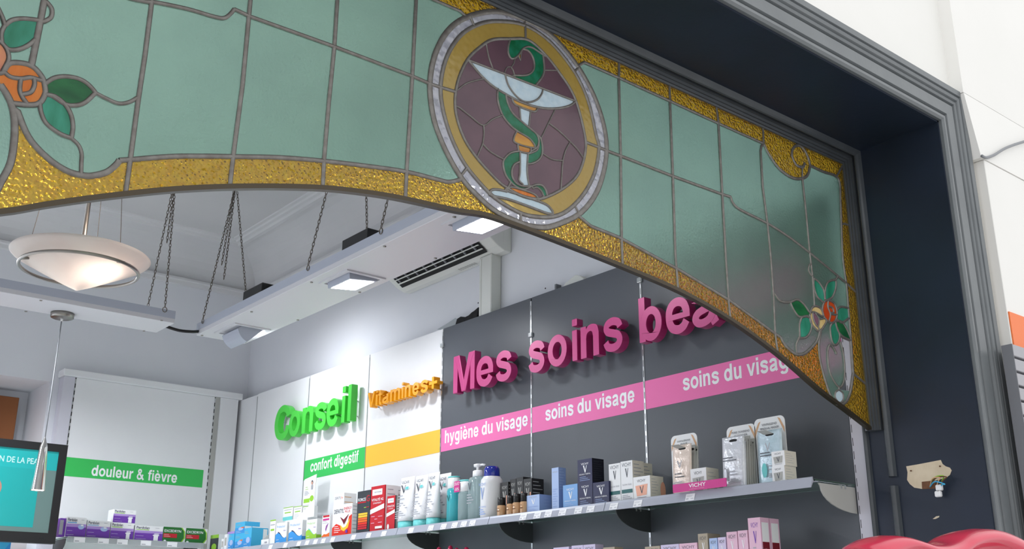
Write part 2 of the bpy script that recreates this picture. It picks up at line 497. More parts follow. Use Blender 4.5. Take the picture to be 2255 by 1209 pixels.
def bold_text_flat(mb, s, centre, u, v, w, nrm_lift, em=None):
    """flat bold lettering fitted to width w, height following em (defaults to natural aspect)"""
    x = 0; items = []
    for ch in s:
        adv, pcs = GLYPH[ch]
        items.append((x, pcs)); x += adv
    k = w / x; e = em / 100 if em else k
    u = Vector(u); v = Vector(v); n = u.cross(v)
    for x0, pcs in items:
        for pi, (outer, holes) in enumerate(pcs):
            loops = [[Vector((a, b, 0)) for a, b in outer]] + [[Vector((a, b, 0)) for a, b in h] for h in holes]
            flat = [p for l in loops for p in l]
            tr = tessellate_polygon(loops)
            fs = []
            for t in tr:
                c = (flat[t[1]] - flat[t[0]]).cross(flat[t[2]] - flat[t[0]])
                fs.append(tuple(t) if c.z > 0 else tuple(t)[::-1])
            mb.add([Vector(centre) + u * ((x0 + p.x - x / 2) * k) + v * (p.y * e) + n * (nrm_lift + .00025 * pi) for p in flat], fs)


def glyph_solid(ch, depth, bev):
    """mesh of a raised letter: x 0..1 of its own width, y in em/100, z 0..depth"""
    adv, pcs = GLYPH[ch]
    xs = [p[0] for o, h in pcs for p in o]
    return min(xs), max(xs), pcs


# ------------------------------------------------------------------ key planes
XW = 3.60          # right wall
XP = 3.50          # face of the wall panels = portal lining
YB = 7.70          # back wall
YBP = 7.60         # face of the back panels
YF, YR = 1.756, 2.20   # portal wall, hall face and room face
YG = 2.149         # stained glass
ZS = 3.257         # portal soffit
ZC = 4.313         # room ceiling
XL = 0.10          # left jamb

# ================================================================== THE SETTING
def structure(name, mb, material, parent=None):
    return mb.build(name, material, parent, kind=None if parent else 'structure')


structure('floor', MB().box(-6, 10, -7, 8.2, -0.1, 0), 'floor_tile')
structure('wall_right', MB().box(XW, XW + .2, YR, YB + .2, 0, ZC + .1), 'wall_white')
structure('wall_left', MB().box(-3.7, -3.5, YR, YB + .2, 0, ZC + .1), 'wall_white')
# back wall with the niche on the left
nt_ = at(110, 840, y=YB)          # top right corner of the niche opening
NX1, NZ1, NX0, NZ0 = nt_.x, nt_.z, nt_.x - 1.3, 1.6
mb = MB()
mb.box(-3.5, NX0, YB, YB + .55, 0, ZC + .1); mb.box(NX1, XW, YB, YB + .55, 0, ZC + .1)
mb.box(NX0, NX1, YB, YB + .55, NZ1, ZC + .1); mb.box(NX0, NX1, YB, YB + .55, 0, NZ0)
mb.box(NX0, NX1, YB + .5, YB + .55, NZ0, NZ1)
structure('wall_back', mb, 'wall_white')
# ceiling with a cove and two fine mouldings running around
mb = MB()
mb.box(-3.7, XW + .2, YR, YB + .2, ZC, ZC + .1)
structure('ceiling', mb, 'ceiling_white')
cove = [(0, -.276 - .060), (.022, -.276 - .055), (.028, -.276 - .030), (.040, -.276 - .022), (.040, -.276 - .006), (.008, -.276)]
cove += [(.3 - .292 * math.cos(a), -.276 + .262 * math.sin(a)) for a in [math.pi / 2 * k / 8 for k in range(9)]]
cove += [(.3, -.034), (.33, -.034), (.34, -.020), (.365, -.018), (.375, -.008), (.40, -.008), (.405, 0)]
mb = MB()
path = [(-3.5, YR), (-3.5, YB), (XW, YB), (XW, YR)]
inn = [(1, 1), (1, -1), (-1, -1), (-1, 1)]
mb.sweep(cove, lambda i, p: (path[i][0] + inn[i][0] * p[0], path[i][1] + inn[i][1] * p[0] * (0 if i in (0, 3) else 1), ZC + p[1]), 4)
structure('trim_1', mb, 'cove_white')

# portal wall between hall and pharmacy
mb = MB()
mb.box(XP, 8, YF, YR, 0, 6.5); mb.box(-6, XL, YF, YR, 0, 6.5); mb.box(XL, XP, YF, YR, ZS, 6.5)
structure('wall_front', mb, 'hall_white')
# dark painted lining of the opening
mb = MB()
T = .012
jr = structure('trim_2', MB().box(XP - T + .012, XP + .0, YF - .002, YR + .001, 0, ZS).box(XP - T, XP, YF - .002, YR + .002, 0, ZS)
               .box(XL, XL + T, YF - .002, YR + .002, 0, ZS).box(XL, XP, YF - .002, YR + .002, ZS - T, ZS), 'portal_paint')
XJ = XP - T; ZJ = ZS - T; XLJ = XL + T


def bead(y0, y1, depth, segs=6):
    """half round bead profile across y, protruding from the lining"""
    return [(y0 + (y1 - y0) * k / segs, depth * (math.sin(math.pi * k / segs) ** .6)) for k in range(segs + 1)]


def lining_run(mb, prof, zlow_r, zlow_l):
    st = [(XLJ, zlow_l, 1, 0), (XLJ, ZJ, 1, -1), (XJ, ZJ, -1, -1), (XJ, zlow_r, -1, 0)]
    mb.sweep(prof, lambda i, p: (st[i][0] + st[i][2] * p[1], p[0], st[i][1] + st[i][3] * p[1]), 4)


zgap1, zgap0 = at(1962, 1052, x=XP).z, at(1966, 1072, x=XP).z
mb = MB(); lining_run(mb, bead(2.082, 2.112, .022), zgap1, 0)
structure('trim_3', mb, 'frame_paint')
mb = MB(); mb.sweep(bead(2.082, 2.112, .022), lambda i, p: (XJ - p[1], p[0], (zgap0, 0)[i]), 2)
structure('trim_4', mb, 'frame_paint')
mb = MB(); lining_run(mb, bead(2.178, 2.200, .018), 0, 0)
structure('trim_5', mb, 'frame_paint')

# moulded casing on the hall side
cp = [(-.004, 0), (-.004, .014), (.004, .021), (.014, .021), (.022, .014), (.024, .010), (.028, .022), (.072, .024), (.075, .016), (.079, .016), (.082, .027),
      (.089, .031), (.096, .027), (.099, .023), (.103, .032), (.112, .036), (.119, .032), (.122, .026), (.125, .036), (.146, .038), (.148, .034), (.148, 0)]
mb = MB()
st = [(XL, 0, -1, 0), (XL, ZS, -1, 1), (XP, ZS, 1, 1), (XP, 0, 1, 0)]
mb.sweep([(u, d) for u, d in cp], lambda i, p: (st[i][0] + st[i][2] * p[0], YF - p[1], st[i][1] + st[i][3] * p[0]), 4)
structure('trim_6', mb, 'casing_paint')
mb = MB()
mb.sweep([(.148, .0), (.148, .012), (.160, .010), (.160, 0)], lambda i, p: (st[i][0] + st[i][2] * p[0], YF - p[1], st[i][1] + st[i][3] * p[0]), 4)
structure('trim_7', mb, 'hall_white')

# ================================================================== STAINED GLASS ARCH
def gp(px, py):
    p = at(px, py, y=YG)
    return (p.x, p.z)


def G(pts, ox=0, oy=0, s=1.0): return [gp(ox + a / s, oy + b / s) for a, b in pts]


LINES = []      # (points, width, closed)


def L(pts, w=.010, n=5, closed=False, straight=False, o=(0, 0, 1)):
    q = G(pts, *o)
    LINES.append([q if straight else smooth(q, n, closed), w, closed])


XC = 1.80
ZT = ZJ - .045                       # top edge of the glazing
XRG = XJ - .036                      # right edge of the glazing
XLG = 2 * XC - XRG
arch_px = [(0, 466), (100, 450), (198, 436), (300, 424), (372, 417), (440, 413), (513, 410.5), (610, 410), (707, 413), (780, 420), (856, 431), (920, 444), (1006, 463), (1070, 473), (1152, 501),
           (1250, 538), (1380, 590), (1500, 642), (1607.6, 703), (1711, 778), (1801, 856), (1857, 898), (1915, 943)]
ar = G(arch_px)
# the left springing mirrors the right one beyond the frame of view
xl_, zl_ = ar[0]
zr_ = np.interp(2 * XC - xl_, [p[0] for p in ar], [p[1] for p in ar])
ar = [(2 * XC - x, z + zl_ - zr_) for x, z in reversed(ar) if 2 * XC - x < xl_ - .06] + ar
ar[-1] = (XRG, ar[-1][1]); ar[0] = (XLG, ar[0][1])
ARCH = smooth(ar, 4)
LINES.append([ARCH, .008, False])
LINES.append([[(XRG, ARCH[-1][1] - .001), (XRG, ZT), (XLG, ZT), (XLG, ARCH[0][1] - .001)], .008, False])
C1 = (0, 0, 2.4176); C2 = (500, 0, 2.4176); C3 = (920, 0, 2.325); C4 = (1300, 60, 2.418); C5 = (1500, 460, 2.324); C6 = (980, 60, 5.256); C7 = (980, 270, 5.036); C8 = (0, 0, 4.318); C9 = (1670, 580, 3.557)
ZI = gp(1475.8, 223.4)[1]            # inner line of the upper border
# verticals, left to right
def vert(pts, top=None, w=.010):
    q = G(pts)
    if top: q = [(q[0][0] + (q[0][0] - q[-1][0]) * .02, top)] + q
    LINES.append([q, w, False])
vert([(318.5, 124), (304, 219), (287.5, 343), (275, 424)], ZT, .011)
vert([(533.6, 186), (513, 343), (505.5, 412)], ZT, .011)
vert([(735.8, 103.4), (723.4, 227.5), (713, 351.6), (710, 413)], ZT, .011)
vert([(915.7, 0), (907.4, 165.5), (895, 372), (891.7, 436)], ZT, .011)
vert([(1362, 134), (1362, 173.7), (1366, 341), (1368, 527), (1370, 588)])
vert([(1473, 182), (1474.5, 225.4), (1480.7, 386.7), (1486, 560), (1492, 640)])
vert([(1576, 231), (1581, 271), (1589.5, 428), (1597, 567.6), (1603, 662), (1607, 705)])
vert([(1678.5, 277), (1680.5, 316)])
vert([(1680.5, 316), (1676, 322), (1674, 333), (1678.4, 411.5), (1688.7, 492), (1696, 567.6), (1702, 653.6), (1705.7, 735.4), (1711, 781)])
# middle line
mir = lambda pts: [(2 * XC - x, z) for x, z in G(pts)]
LINES.append([smooth(mir([(1889, 649), (1857, 619), (1782, 557)]) + G([(298, 0), (343, 6), (413.6, 20.7), (467.4, 36.4), (492, 40.5), (506.7, 31), (515, 20.7)]), 5), .010, False])
L([(515, 20.7), (550, 37), (735.8, 103.4), (905, 167.5), (946, 185), (969.5, 193), (1003, 203)], .010, straight=True)
L([(1290, 314), (1318, 325), (1337, 333), (1364, 343), (1482, 388.8), (1589.5, 428), (1608, 434)], .010, straight=True)
L([(1608, 434), (1614, 448.8), (1631, 463), (1688.7, 492), (1736, 522), (1782, 557), (1857, 619), (1889, 649)], .010)
# upper border inner line
LINES.append([[(XLG, ZI), gp(955, 0), gp(1013, 24.8), gp(1027, 38)], .010, False])
L([(1271, 146), (1285.6, 137.6), (1363, 172), (1475.8, 223.4), (1579, 271), (1680.5, 316.4)], .010, straight=True)
# scroll in the upper right corner and the right border
L([(1680.5, 316.4), (1693, 341), (1713.6, 370), (1738.4, 389), (1759, 394), (1775.6, 388), (1782.5, 367), (1777.7, 345.4), (1767.3, 326.8), (1755, 320.5), (1744.6, 329), (1743.3, 345.4), (1753, 364), (1767, 368), (1771, 360)], .012)
L([(1782, 364), (1813, 378.5), (1838, 387), (1848, 402), (1850, 440), (1852, 494), (1855, 567.6), (1863.6, 632), (1868, 690), (1873, 748), (1878.3, 823.5)], .011)
L([(1841, 389), (1858, 368)], .010, straight=True)
L([(1757, 321), (1760, 313)], .008, straight=True)
L([(1766, 368), (1766, 392), (1773, 460), (1782, 558), (1788, 610.6), (1792.6, 678)], .009)
L([(1852, 496), (1860, 493), (1876, 501)], .009)
L([(1878, 823), (1906.6, 846)], .010, straight=True)
# lower border inner line
L([(35, 238), (62, 302), (103, 347.5), (145, 376), (182, 386.7), (207, 386.7), (236, 378.5), (256, 362), (262, 353.6)], .014)
L([(262, 353.6), (289, 352), (372, 345.4), (440, 344.5), (511, 345.4), (616, 347.5), (711, 355), (806, 366), (893, 378.5), (967.4, 397), (988, 401), (1013, 396)], .012)
L([(1273, 478), (1300, 498.4), (1362, 523), (1415.8, 552), (1500, 597.7), (1603, 660), (1706.6, 735.4), (1717, 742)], .011, straight=True)
L([(1717, 742), (1728, 761), (1745, 776), (1758, 781), (1775, 776), (1797, 752.6), (1804, 731)], .012)
# right rose spray (crop C9)
L([(485, 530), (470, 640), (480, 760), (520, 920), (560, 1030), (610, 1095), (650, 1105), (690, 1075), (720, 1000), (733, 920), (740, 870)], .012, o=C9)
L([(580, 655), (555, 640), (540, 690), (545, 800), (570, 890), (620, 965), (650, 960), (670, 900), (670, 780), (655, 680), (635, 610)], .009, o=C9)
L([(580, 655), (600, 690), (605, 712)], .009, o=C9)
L([(627, 990), (600, 1010), (597, 1050), (620, 1085), (645, 1090), (662, 1060), (655, 1015), (627, 990)], .007, o=C9)
L([(627, 990), (625, 966)], .008, o=C9)
L([(430, 118), (470, 150), (508, 215), (518, 290)], .009, o=C9); L([(430, 118), (430, 180), (455, 260), (500, 300)], .009, o=C9)
L([(518, 285), (520, 200), (545, 145), (598, 135), (600, 200), (575, 265), (545, 285)], .009, o=C9)
L([(598, 135), (618, 108)], .009, o=C9)
L([(545, 287), (515, 300), (498, 350), (505, 410), (535, 450), (575, 468), (603, 440), (612, 380), (590, 315), (545, 287)], .009, o=C9)
L([(545, 287), (540, 340), (560, 400), (550, 455)], .008, o=C9); L([(545, 335), (575, 350), (585, 385), (558, 390)], .008, o=C9); L([(558, 398), (605, 400)], .008, o=C9)
L([(612, 370), (640, 342), (699, 350)], .009, o=C9); L([(612, 440), (650, 465), (704, 430)], .009, o=C9)
L([(600, 452), (650, 460), (690, 520), (716, 585)], .009, o=C9); L([(600, 460), (620, 530), (660, 575), (716, 602)], .009, o=C9)
L([(575, 468), (558, 510), (570, 600), (595, 640), (622, 620), (632, 560), (600, 475)], .009, o=C9)
L([(120, 235), (165, 295), (240, 305), (300, 285), (350, 320), (395, 385)], .009, o=C9)
L([(245, 305), (275, 370), (320, 420), (390, 410)], .009, o=C9)
L([(335, 425), (318, 480), (320, 570), (315, 585), (370, 580), (405, 530), (412, 470), (398, 425)], .009, o=C9)
L([(335, 425), (365, 415), (398, 425)], .009, o=C9)
L([(315, 585), (292, 640), (297, 715)], .009, o=C9)
L([(398, 400), (415, 350), (445, 335), (485, 355), (507, 410)], .009, o=C9); L([(398, 400), (405, 460), (440, 510), (480, 530), (530, 462)], .009, o=C9)
L([(400, 385), (440, 385), (500, 420)], .008, o=C9); L([(420, 390), (430, 450), (460, 495), (470, 440), (440, 390)], .007, o=C9); L([(468, 440), (515, 435)], .007, o=C9); L([(460, 492), (478, 528)], .007, o=C9)
L([(412, 100), (390, 60), (392, 20), (410, 5)], .008, o=C9)
# left rose spray (crop C8)
L([(0, 810), (60, 900), (110, 1010), (135, 1150), (132, 1340), (95, 1560), (0, 1745), (-70, 1890), (-130, 2040)], .015, o=C8)
L([(-130, 2040), (-330, 1800), (-380, 1400), (-260, 1000), (-120, 840), (0, 810)], .013, o=C8)
LINES.append([mir([(1848, 402), (1852, 494), (1863.6, 632), (1880.8, 821.4), (1884, 900)]), .011, False])
L([(-90, 640), (0, 700), (40, 650), (80, 560), (60, 470), (0, 400), (-60, 380), (-130, 440), (-150, 560), (-90, 640)], .010, o=C8)
L([(40, 250), (110, 195), (220, 180), (370, 195)], .010, o=C8); L([(40, 250), (10, 320), (15, 410)], .010, o=C8); L([(40, 440), (90, 475), (180, 470), (270, 430), (335, 375)], .010, o=C8)
L([(45, 250), (20, 170), (-40, 40)], .010, o=C8)
q = G([(420, 0), (385, 190), (345, 390), (300, 620)], *C8); LINES.append([[(q[0][0] + .03, ZI)] + q, .014, False])
L([(440, 20), (490, 90), (480, 170), (400, 215)], .010, o=C8)
L([(30, 680), (90, 605), (220, 605), (320, 645), (400, 740), (425, 830), (425, 900), (370, 985), (260, 1000), (120, 985)], .012, o=C8)
L([(40, 690), (100, 735), (200, 750), (290, 740), (400, 770)], .010, o=C8); L([(320, 745), (325, 810), (290, 880), (215, 900)], .010, o=C8); L([(195, 750), (185, 850), (205, 920), (260, 995)], .010, o=C8)
L([(0, 705), (40, 690)], .010, o=C8); L([(-95, 640), (-125, 740), (-112, 842)], .010, o=C8)
L([(425, 800), (510, 745), (620, 730), (740, 750), (830, 800), (905, 880)], .010, o=C8); L([(425, 895), (500, 920), (600, 985), (690, 1005), (800, 980), (905, 885)], .010, o=C8)
L([(905, 885), (1000, 935), (1120, 985), (1220, 975), (1310, 925)], .009, o=C8)
L([(425, 900), (520, 920), (610, 990), (670, 1090), (690, 1200), (680, 1290), (672, 1315)], .010, o=C8); L([(375, 985), (390, 1080), (440, 1180), (560, 1270), (672, 1315)], .010, o=C8)
L([(672, 1315), (740, 1380), (772, 1460), (770, 1560), (768, 1640)], .009, o=C8)
# medallion rings
M1 = [(400, 60), (540, 100), (680, 180), (810, 330), (900, 490), (950, 640), (965, 770), (945, 900), (900, 1010), (820, 1100), (700, 1155), (620, 1165), (530, 1145), (400, 1085), (300, 1000), (220, 910), (140, 770), (80, 610), (60, 430), (90, 270), (160, 150), (260, 85)]
M2 = [(400, 110), (545, 130), (680, 220), (800, 370), (870, 520), (910, 690), (925, 760), (905, 880), (850, 990), (770, 1075), (690, 1110), (600, 1110), (520, 1090), (400, 1020), (300, 920), (220, 810), (150, 650), (115, 470), (140, 310), (210, 190), (300, 130)]
M3 = [(470, 200), (560, 205), (640, 270), (720, 370), (800, 500), (850, 680), (855, 780), (820, 890), (750, 960), (660, 1008), (600, 1020), (520, 1000), (450, 960), (400, 920), (300, 810), (230, 700), (190, 560), (200, 430), (250, 310), (320, 240), (380, 205)]
for M_, w in ((M1, .017), (M2, .013), (M3, .010)):
    q = smooth(G(M_, *C3), 5, True); LINES.append([q + [q[0]], w, True])
for a, b in (((548, 130), (550, 203)), ((265, 85), (285, 132)), ((545, 100), (546, 132)), ((798, 368), (825, 345)), ((215, 905), (250, 860)), ((525, 1092), (525, 1145)), ((800, 1050), (825, 1097))):
    L([a, b], .008, straight=True, o=C3)
# cup and snake
L([(245, 370), (1505, 862)], .007, straight=True, o=C6)
L([(260, 378), (400, 550), (540, 680), (700, 780), (800, 835), (900, 880), (1050, 925), (1180, 945), (1320, 940), (1440, 910), (1500, 866)], .008, o=C6)
L([(690, 545), (720, 660), (790, 770), (880, 850), (970, 870), (1060, 840), (1110, 780), (1130, 717)], .006, o=C6)
L([(750, 140), (728, 220), (728, 300), (755, 360), (800, 362), (855, 315), (895, 255), (950, 228), (1010, 242), (1075, 285), (1128, 320), (1160, 338)], .007, o=C6)
L([(1128, 325), (1135, 380), (1142, 450), (1138, 530), (1105, 600), (1040, 678)], .007, o=C6)
L([(895, 255), (960, 278), (1010, 350), (1028, 430), (1015, 500), (970, 545), (900, 562), (795, 560), (770, 572)], .007, o=C6)
L([(800, 362), (790, 420), (760, 470), (780, 505), (800, 582)], .004, o=C6); L([(762, 468), (710, 470), (680, 535)], .004, o=C6)
L([(838, 330), (865, 390), (892, 290)], .004, straight=True, o=C6)
L([(470, 195), (500, 350), (548, 486)], .005, o=C6); L([(1140, 500), (1300, 502)], .005, o=C6); L([(125, 742), (250, 650), (455, 597)], .005, o=C6)
L([(140, 920), (280, 1030), (430, 1140), (540, 1070), (662, 1022)], .005, o=C6)
L([(420, 38), (425, 120), (410, 235), (380, 310), (348, 382)], .005, o=C7); L([(410, 240), (500, 330), (652, 418)], .005, o=C7)
L([(1272, 945), (1190, 1105)], .005, o=C6); L([(1140, 8), (1055, 182)], .005, o=C7)
L([(1140, 8), (1260, 100), (1380, 215), (1460, 300), (1525, 395)], .005, o=C7); L([(1380, 218), (1330, 310), (1300, 420), (1290, 540), (1275, 765)], .005, o=C7); L([(1075, 345), (1180, 410), (1302, 425)], .005, o=C7)
L([(605, 700), (605, 850), (660, 1022), (760, 1150), (860, 1225)], .007, o=C6)
L([(790, 98), (850, 130), (930, 180), (985, 250), (990, 290)], .006, o=C7)
L([(700, 782), (720, 880), (780, 1000), (900, 1110), (1010, 1200)], .007, o=C6)
L([(905, 40), (960, 85), (1015, 140), (1035, 210), (1010, 280), (940, 322)], .007, o=C7)
L([(1000, 125), (1055, 180), (1075, 290), (1060, 380), (1000, 440), (918, 465)], .007, o=C7); L([(1035, 240), (1010, 310), (918, 350)], .007, o=C7)
L([(825, 318), (720, 340), (650, 410), (640, 480), (665, 580), (720, 660), (800, 725), (880, 742), (950, 710), (1010, 690), (1070, 700), (1110, 750), (1130, 818)], .007, o=C7)
L([(825, 435), (760, 470), (735, 540), (745, 620), (790, 680), (860, 708), (950, 706)], .007, o=C7)
L([(965, 735), (1010, 720), (1060, 760), (1090, 822)], .006, o=C7)
L([(765, 806), (790, 880), (850, 920), (1000, 975), (1050, 970), (1072, 925)], .007, o=C6)
L([(855, 925), (868, 1085)], .006, o=C6); L([(985, 975), (965, 1160)], .006, o=C6)
L([(790, 100), (760, 160), (760, 215), (830, 250), (920, 275), (990, 285)], .006, o=C7); L([(800, 245), (805, 290), (820, 322), (930, 340), (945, 275)], .006, o=C7)
L([(825, 322), (825, 540), (815, 640), (860, 690)], .006, o=C7); L([(915, 335), (905, 540), (925, 700)], .006, o=C7)
L([(720, 665), (690, 722), (660, 745)], .007, o=C7)
L([(690, 730), (760, 722), (980, 795), (1035, 872)], .007, o=C7); L([(690, 730), (700, 765), (860, 815), (1040, 880)], .007, o=C7)
L([(480, 800), (510, 750), (580, 745), (690, 768)], .008, o=C7); L([(1040, 878), (1130, 920), (1185, 985), (1190, 1020)], .008, o=C7)
L([(490, 808), (560, 825), (700, 855), (900, 925), (1100, 1000), (1190, 1022)], .008, o=C7)
L([(1130, 815), (1190, 800)], .006, o=C7); L([(1090, 822), (1040, 850)], .006, o=C7)


def near_on(p, skip):
    best = (9, None)
    P = np.array(p)
    for j, (pts, w, c) in enumerate(LINES):
        if j == skip: continue
        A = np.array(pts[:-1]); B = np.array(pts[1:]); D = B - A
        t = np.clip(((P - A) * D).sum(1) / np.maximum((D * D).sum(1), 1e-12), 0, 1)
        Q = A + D * t[:, None]
        d = np.hypot(*(Q - P).T)
        k = d.argmin()
        if d[k] < best[0]: best = (d[k], tuple(Q[k]))
    return best


for j in range(len(LINES)):
    pts, w, c = LINES[j]
    pts = [tuple(p) for p in pts]
    if not c:
        for e in (0, -1):
            d, qn = near_on(pts[e], j)
            if 1e-9 < d < .013:
                pts[e] = tuple(qn)
    LINES[j][0] = pts


def faces_of(lines):
    S = [(a, b) for pts, w, c in lines for a, b in zip(pts[:-1], pts[1:]) if math.hypot(a[0] - b[0], a[1] - b[1]) > 1e-6]
    A = np.array([s[0] for s in S]); B = np.array([s[1] for s in S]); D = B - A
    verts = []; grid = {}; TOL = .0008

    def vid(p):
        gx, gz = int(math.floor(p[0] / TOL)), int(math.floor(p[1] / TOL))
        for i in (-1, 0, 1):
            for k in (-1, 0, 1):
                for v in grid.get((gx + i, gz + k), ()):
                    if math.hypot(verts[v][0] - p[0], verts[v][1] - p[1]) < TOL: return v
        verts.append(tuple(p)); grid.setdefault((gx, gz), []).append(len(verts) - 1)
        return len(verts) - 1
    adj = {}
    n = len(S)
    for i in range(n):
        den = D[i, 0] * D[:, 1] - D[i, 1] * D[:, 0]
        den = np.where(abs(den) < 1e-14, 1e-14, den)
        w = A - A[i]
        t = (w[:, 0] * D[:, 1] - w[:, 1] * D[:, 0]) / den
        u = (w[:, 0] * D[i, 1] - w[:, 1] * D[i, 0]) / den
        le = .0005 / max(np.hypot(*D[i]), 1e-9); lo = .0005 / np.maximum(np.hypot(D[:, 0], D[:, 1]), 1e-9)
        ok = (t > -le) & (t < 1 + le) & (u > -lo) & (u < 1 + lo) & (abs(den) > 1e-13)
        ts = sorted([0.0, 1.0] + [min(1, max(0, x)) for x in t[ok]])
        ids = []
        for x in ts:
            v = vid(A[i] + D[i] * x)
            if not ids or ids[-1] != v: ids.append(v)
        for a, b in zip(ids[:-1], ids[1:]):
            if a != b: adj.setdefault(a, set()).add(b); adj.setdefault(b, set()).add(a)
    stack = [v for v in adj if len(adj[v]) == 1]
    while stack:
        v = stack.pop()
        if len(adj.get(v, ())) != 1: continue
        o = next(iter(adj[v])); adj[v].clear(); adj[o].discard(v)
        if len(adj[o]) == 1: stack.append(o)
    order = {v: sorted(ns, key=lambda o: math.atan2(verts[o][1] - verts[v][1], verts[o][0] - verts[v][0])) for v, ns in adj.items() if ns}
    seen = set(); out = []
    for v in order:
        for o in order[v]:
            if (v, o) in seen: continue
            f = []; a, b = v, o
            while (a, b) not in seen:
                seen.add((a, b)); f.append(a)
                ns = order[b]; k = ns.index(a)
                a, b = b, ns[k - 1]
            out.append([verts[i] for i in f])
    return [f for f in out if poly_area(f) > 1.2e-5]


def inside(p, poly):
    r = False
    for i in range(len(poly)):
        (x1, y1), (x2, y2) = poly[i - 1], poly[i]
        if (y1 > p[1]) != (y2 > p[1]) and p[0] < (x2 - x1) * (p[1] - y1) / (y2 - y1) + x1: r = not r
    return r


FACES = faces_of(LINES)
SEEDS = []      # (point, material, part name)


def seed(m_, name, pts, o=(0, 0, 1)):
    for p in G(pts, *o): SEEDS.append((p, m_, name))


seed('glass_gold', 'gold_pane', [(60, 420), (40, 330), (200, 410), (390, 380), (610, 380), (800, 395), (960, 425), (1300, 540), (1430, 590), (1550, 655), (1650, 725), (1850, 930), (1780, 830), (1320, 130), (1420, 170), (1530, 215), (1630, 265), (1710, 330), (1760, 345), (1775, 380),
                                 (1820, 365), (1855, 430), (1856, 410), (1865, 580), (1890, 730), (1895, 900), (1876, 660), (1870, 480), (1864, 500), (1040, 8), (1225, 80), (1160, 30)])
seed('glass_clear', 'jewel_glass', [(91, 360 / 1), ], C3)
seed('glass_clear', 'jewel_glass', [(170, 190), (430, 88), (620, 150), (880, 500), (930, 850), (660, 1135), (900, 950), (400, 1055), (150, 740), (85, 440), (88, 520)], C3)
seed('glass_yellow', 'ring_pane', [(350, 150), (700, 290), (890, 850), (200, 650), (160, 350), (700, 1050), (330, 930), (885, 700), (150, 500), (610, 200)], C3)
seed('glass_white', 'opal_pane', [(450, 530), (900, 750), (1250, 850), (915, 1020)], C6)
seed('glass_white', 'opal_pane', [(865, 500), (700, 810), (1100, 960), (865, 600)], C7)
seed('glass_snake', 'snake_pane', [(800, 220), (1070, 400), (1000, 610), (650, 850), (1085, 480), (660, 780)], C6)
seed('glass_snake', 'snake_pane', [(950, 150), (1040, 320), (960, 400), (700, 450), (770, 360), (700, 560), (840, 705), (1090, 740), (1055, 270), (880, 715), (730, 640)], C7)
seed('glass_amber', 'amber_pane', [(900, 900), (855, 340), (1000, 930)], C6)
seed('glass_amber', 'amber_pane', [(860, 220), (860, 300), (830, 140)], C7)
seed('glass_orange', 'amber_pane', [(840, 775), (900, 800)], C7)
seed('glass_yellow', 'amber_pane', [(800, 930), (900, 965), (640, 850)], C7)
P_ = [(400, 250), (600, 300), (900, 400), (250, 560), (300, 800), (250, 1000), (820, 850), (1200, 420), (1300, 600), (1100, 1050), (1350, 1050), (730, 500), (840, 480), (600, 1150), (750, 880)]
seed('glass_purple', 'field_pane', P_, C6)
seed('glass_purple', 'field_pane', [(300, 250), (500, 150), (500, 500), (1200, 250), (1000, 30), (1420, 380), (1400, 600), (1150, 600), (1450, 150), (780, 500), (1030, 770), (740, 120), (700, 250), (770, 550), (960, 760), (1000, 600), (560, 640), (1200, 700)], C7)
for pts, m_, nm in (([(460, 180), (350, 520), (655, 410), (590, 570), (470, 250)], 'glass_leaf', 'leaf_pane'), ([(560, 210), (320, 350), (655, 515)], 'glass_leaf_dark', 'leaf_pane'),
                    ([(525, 370), (590, 430), (575, 320), (565, 365)], 'glass_red', 'petal_pane'), ([(460, 360), (490, 470), (415, 440), (440, 500)], 'glass_cream', 'petal_pane'), ([(445, 430)], 'glass_mauve', 'petal_pane'),
                    ([(628, 1040)], 'glass_white', 'jewel_glass')):
    seed(m_, nm, pts, C9)
for pts, m_, nm in (([(200, 300), (540, 1100)], 'glass_leaf', 'leaf_pane'), ([(650, 850)], 'glass_leaf_dark', 'leaf_pane'), ([(200, 680), (120, 850), (255, 820), (340, 900)], 'glass_orange', 'petal_pane'), ([(10, 550)], 'glass_peach', 'petal_pane')):
    seed(m_, nm, pts, C8)
GCEN = Vector((XC, YG, ZT))
panel = thing('stained_glass_panel', (XC, YG, ARCH[0][1]), 'arched stained-glass panel with a snake-and-cup medallion filling the top of the portal', 'stained glass')
used = set()
for f in FACES:
    if abs(poly_area(f)) > 2.0: continue
    mname, pname = 'glass_green', 'green_pane'
    for k, (p, m_, nm) in enumerate(SEEDS):
        if inside(p, f): mname, pname = m_, nm; used.add(k); break
    else:
        cx = sum(p[0] for p in f) / len(f); cz = sum(p[1] for p in f) / len(f)
        if cz > ZI + .004 and cz < ZT: mname, pname = 'glass_gold', 'gold_pane'
        elif inside((cx, cz), smooth(G(M3, *C3), 4, True)): mname, pname = 'glass_purple', 'field_pane'
    o = MB().prism([(p[0], YG - .002, p[1]) for p in f], (0, .004, 0)).build(pname, mname, panel)
prof = [(-.5, -.0028), (-.3, -.0048), (0, -.0058), (.3, -.0048), (.5, -.0028), (.5, .0028), (.3, .0048), (0, .0058), (-.3, .0048), (-.5, .0028), (-.5, -.0028)]
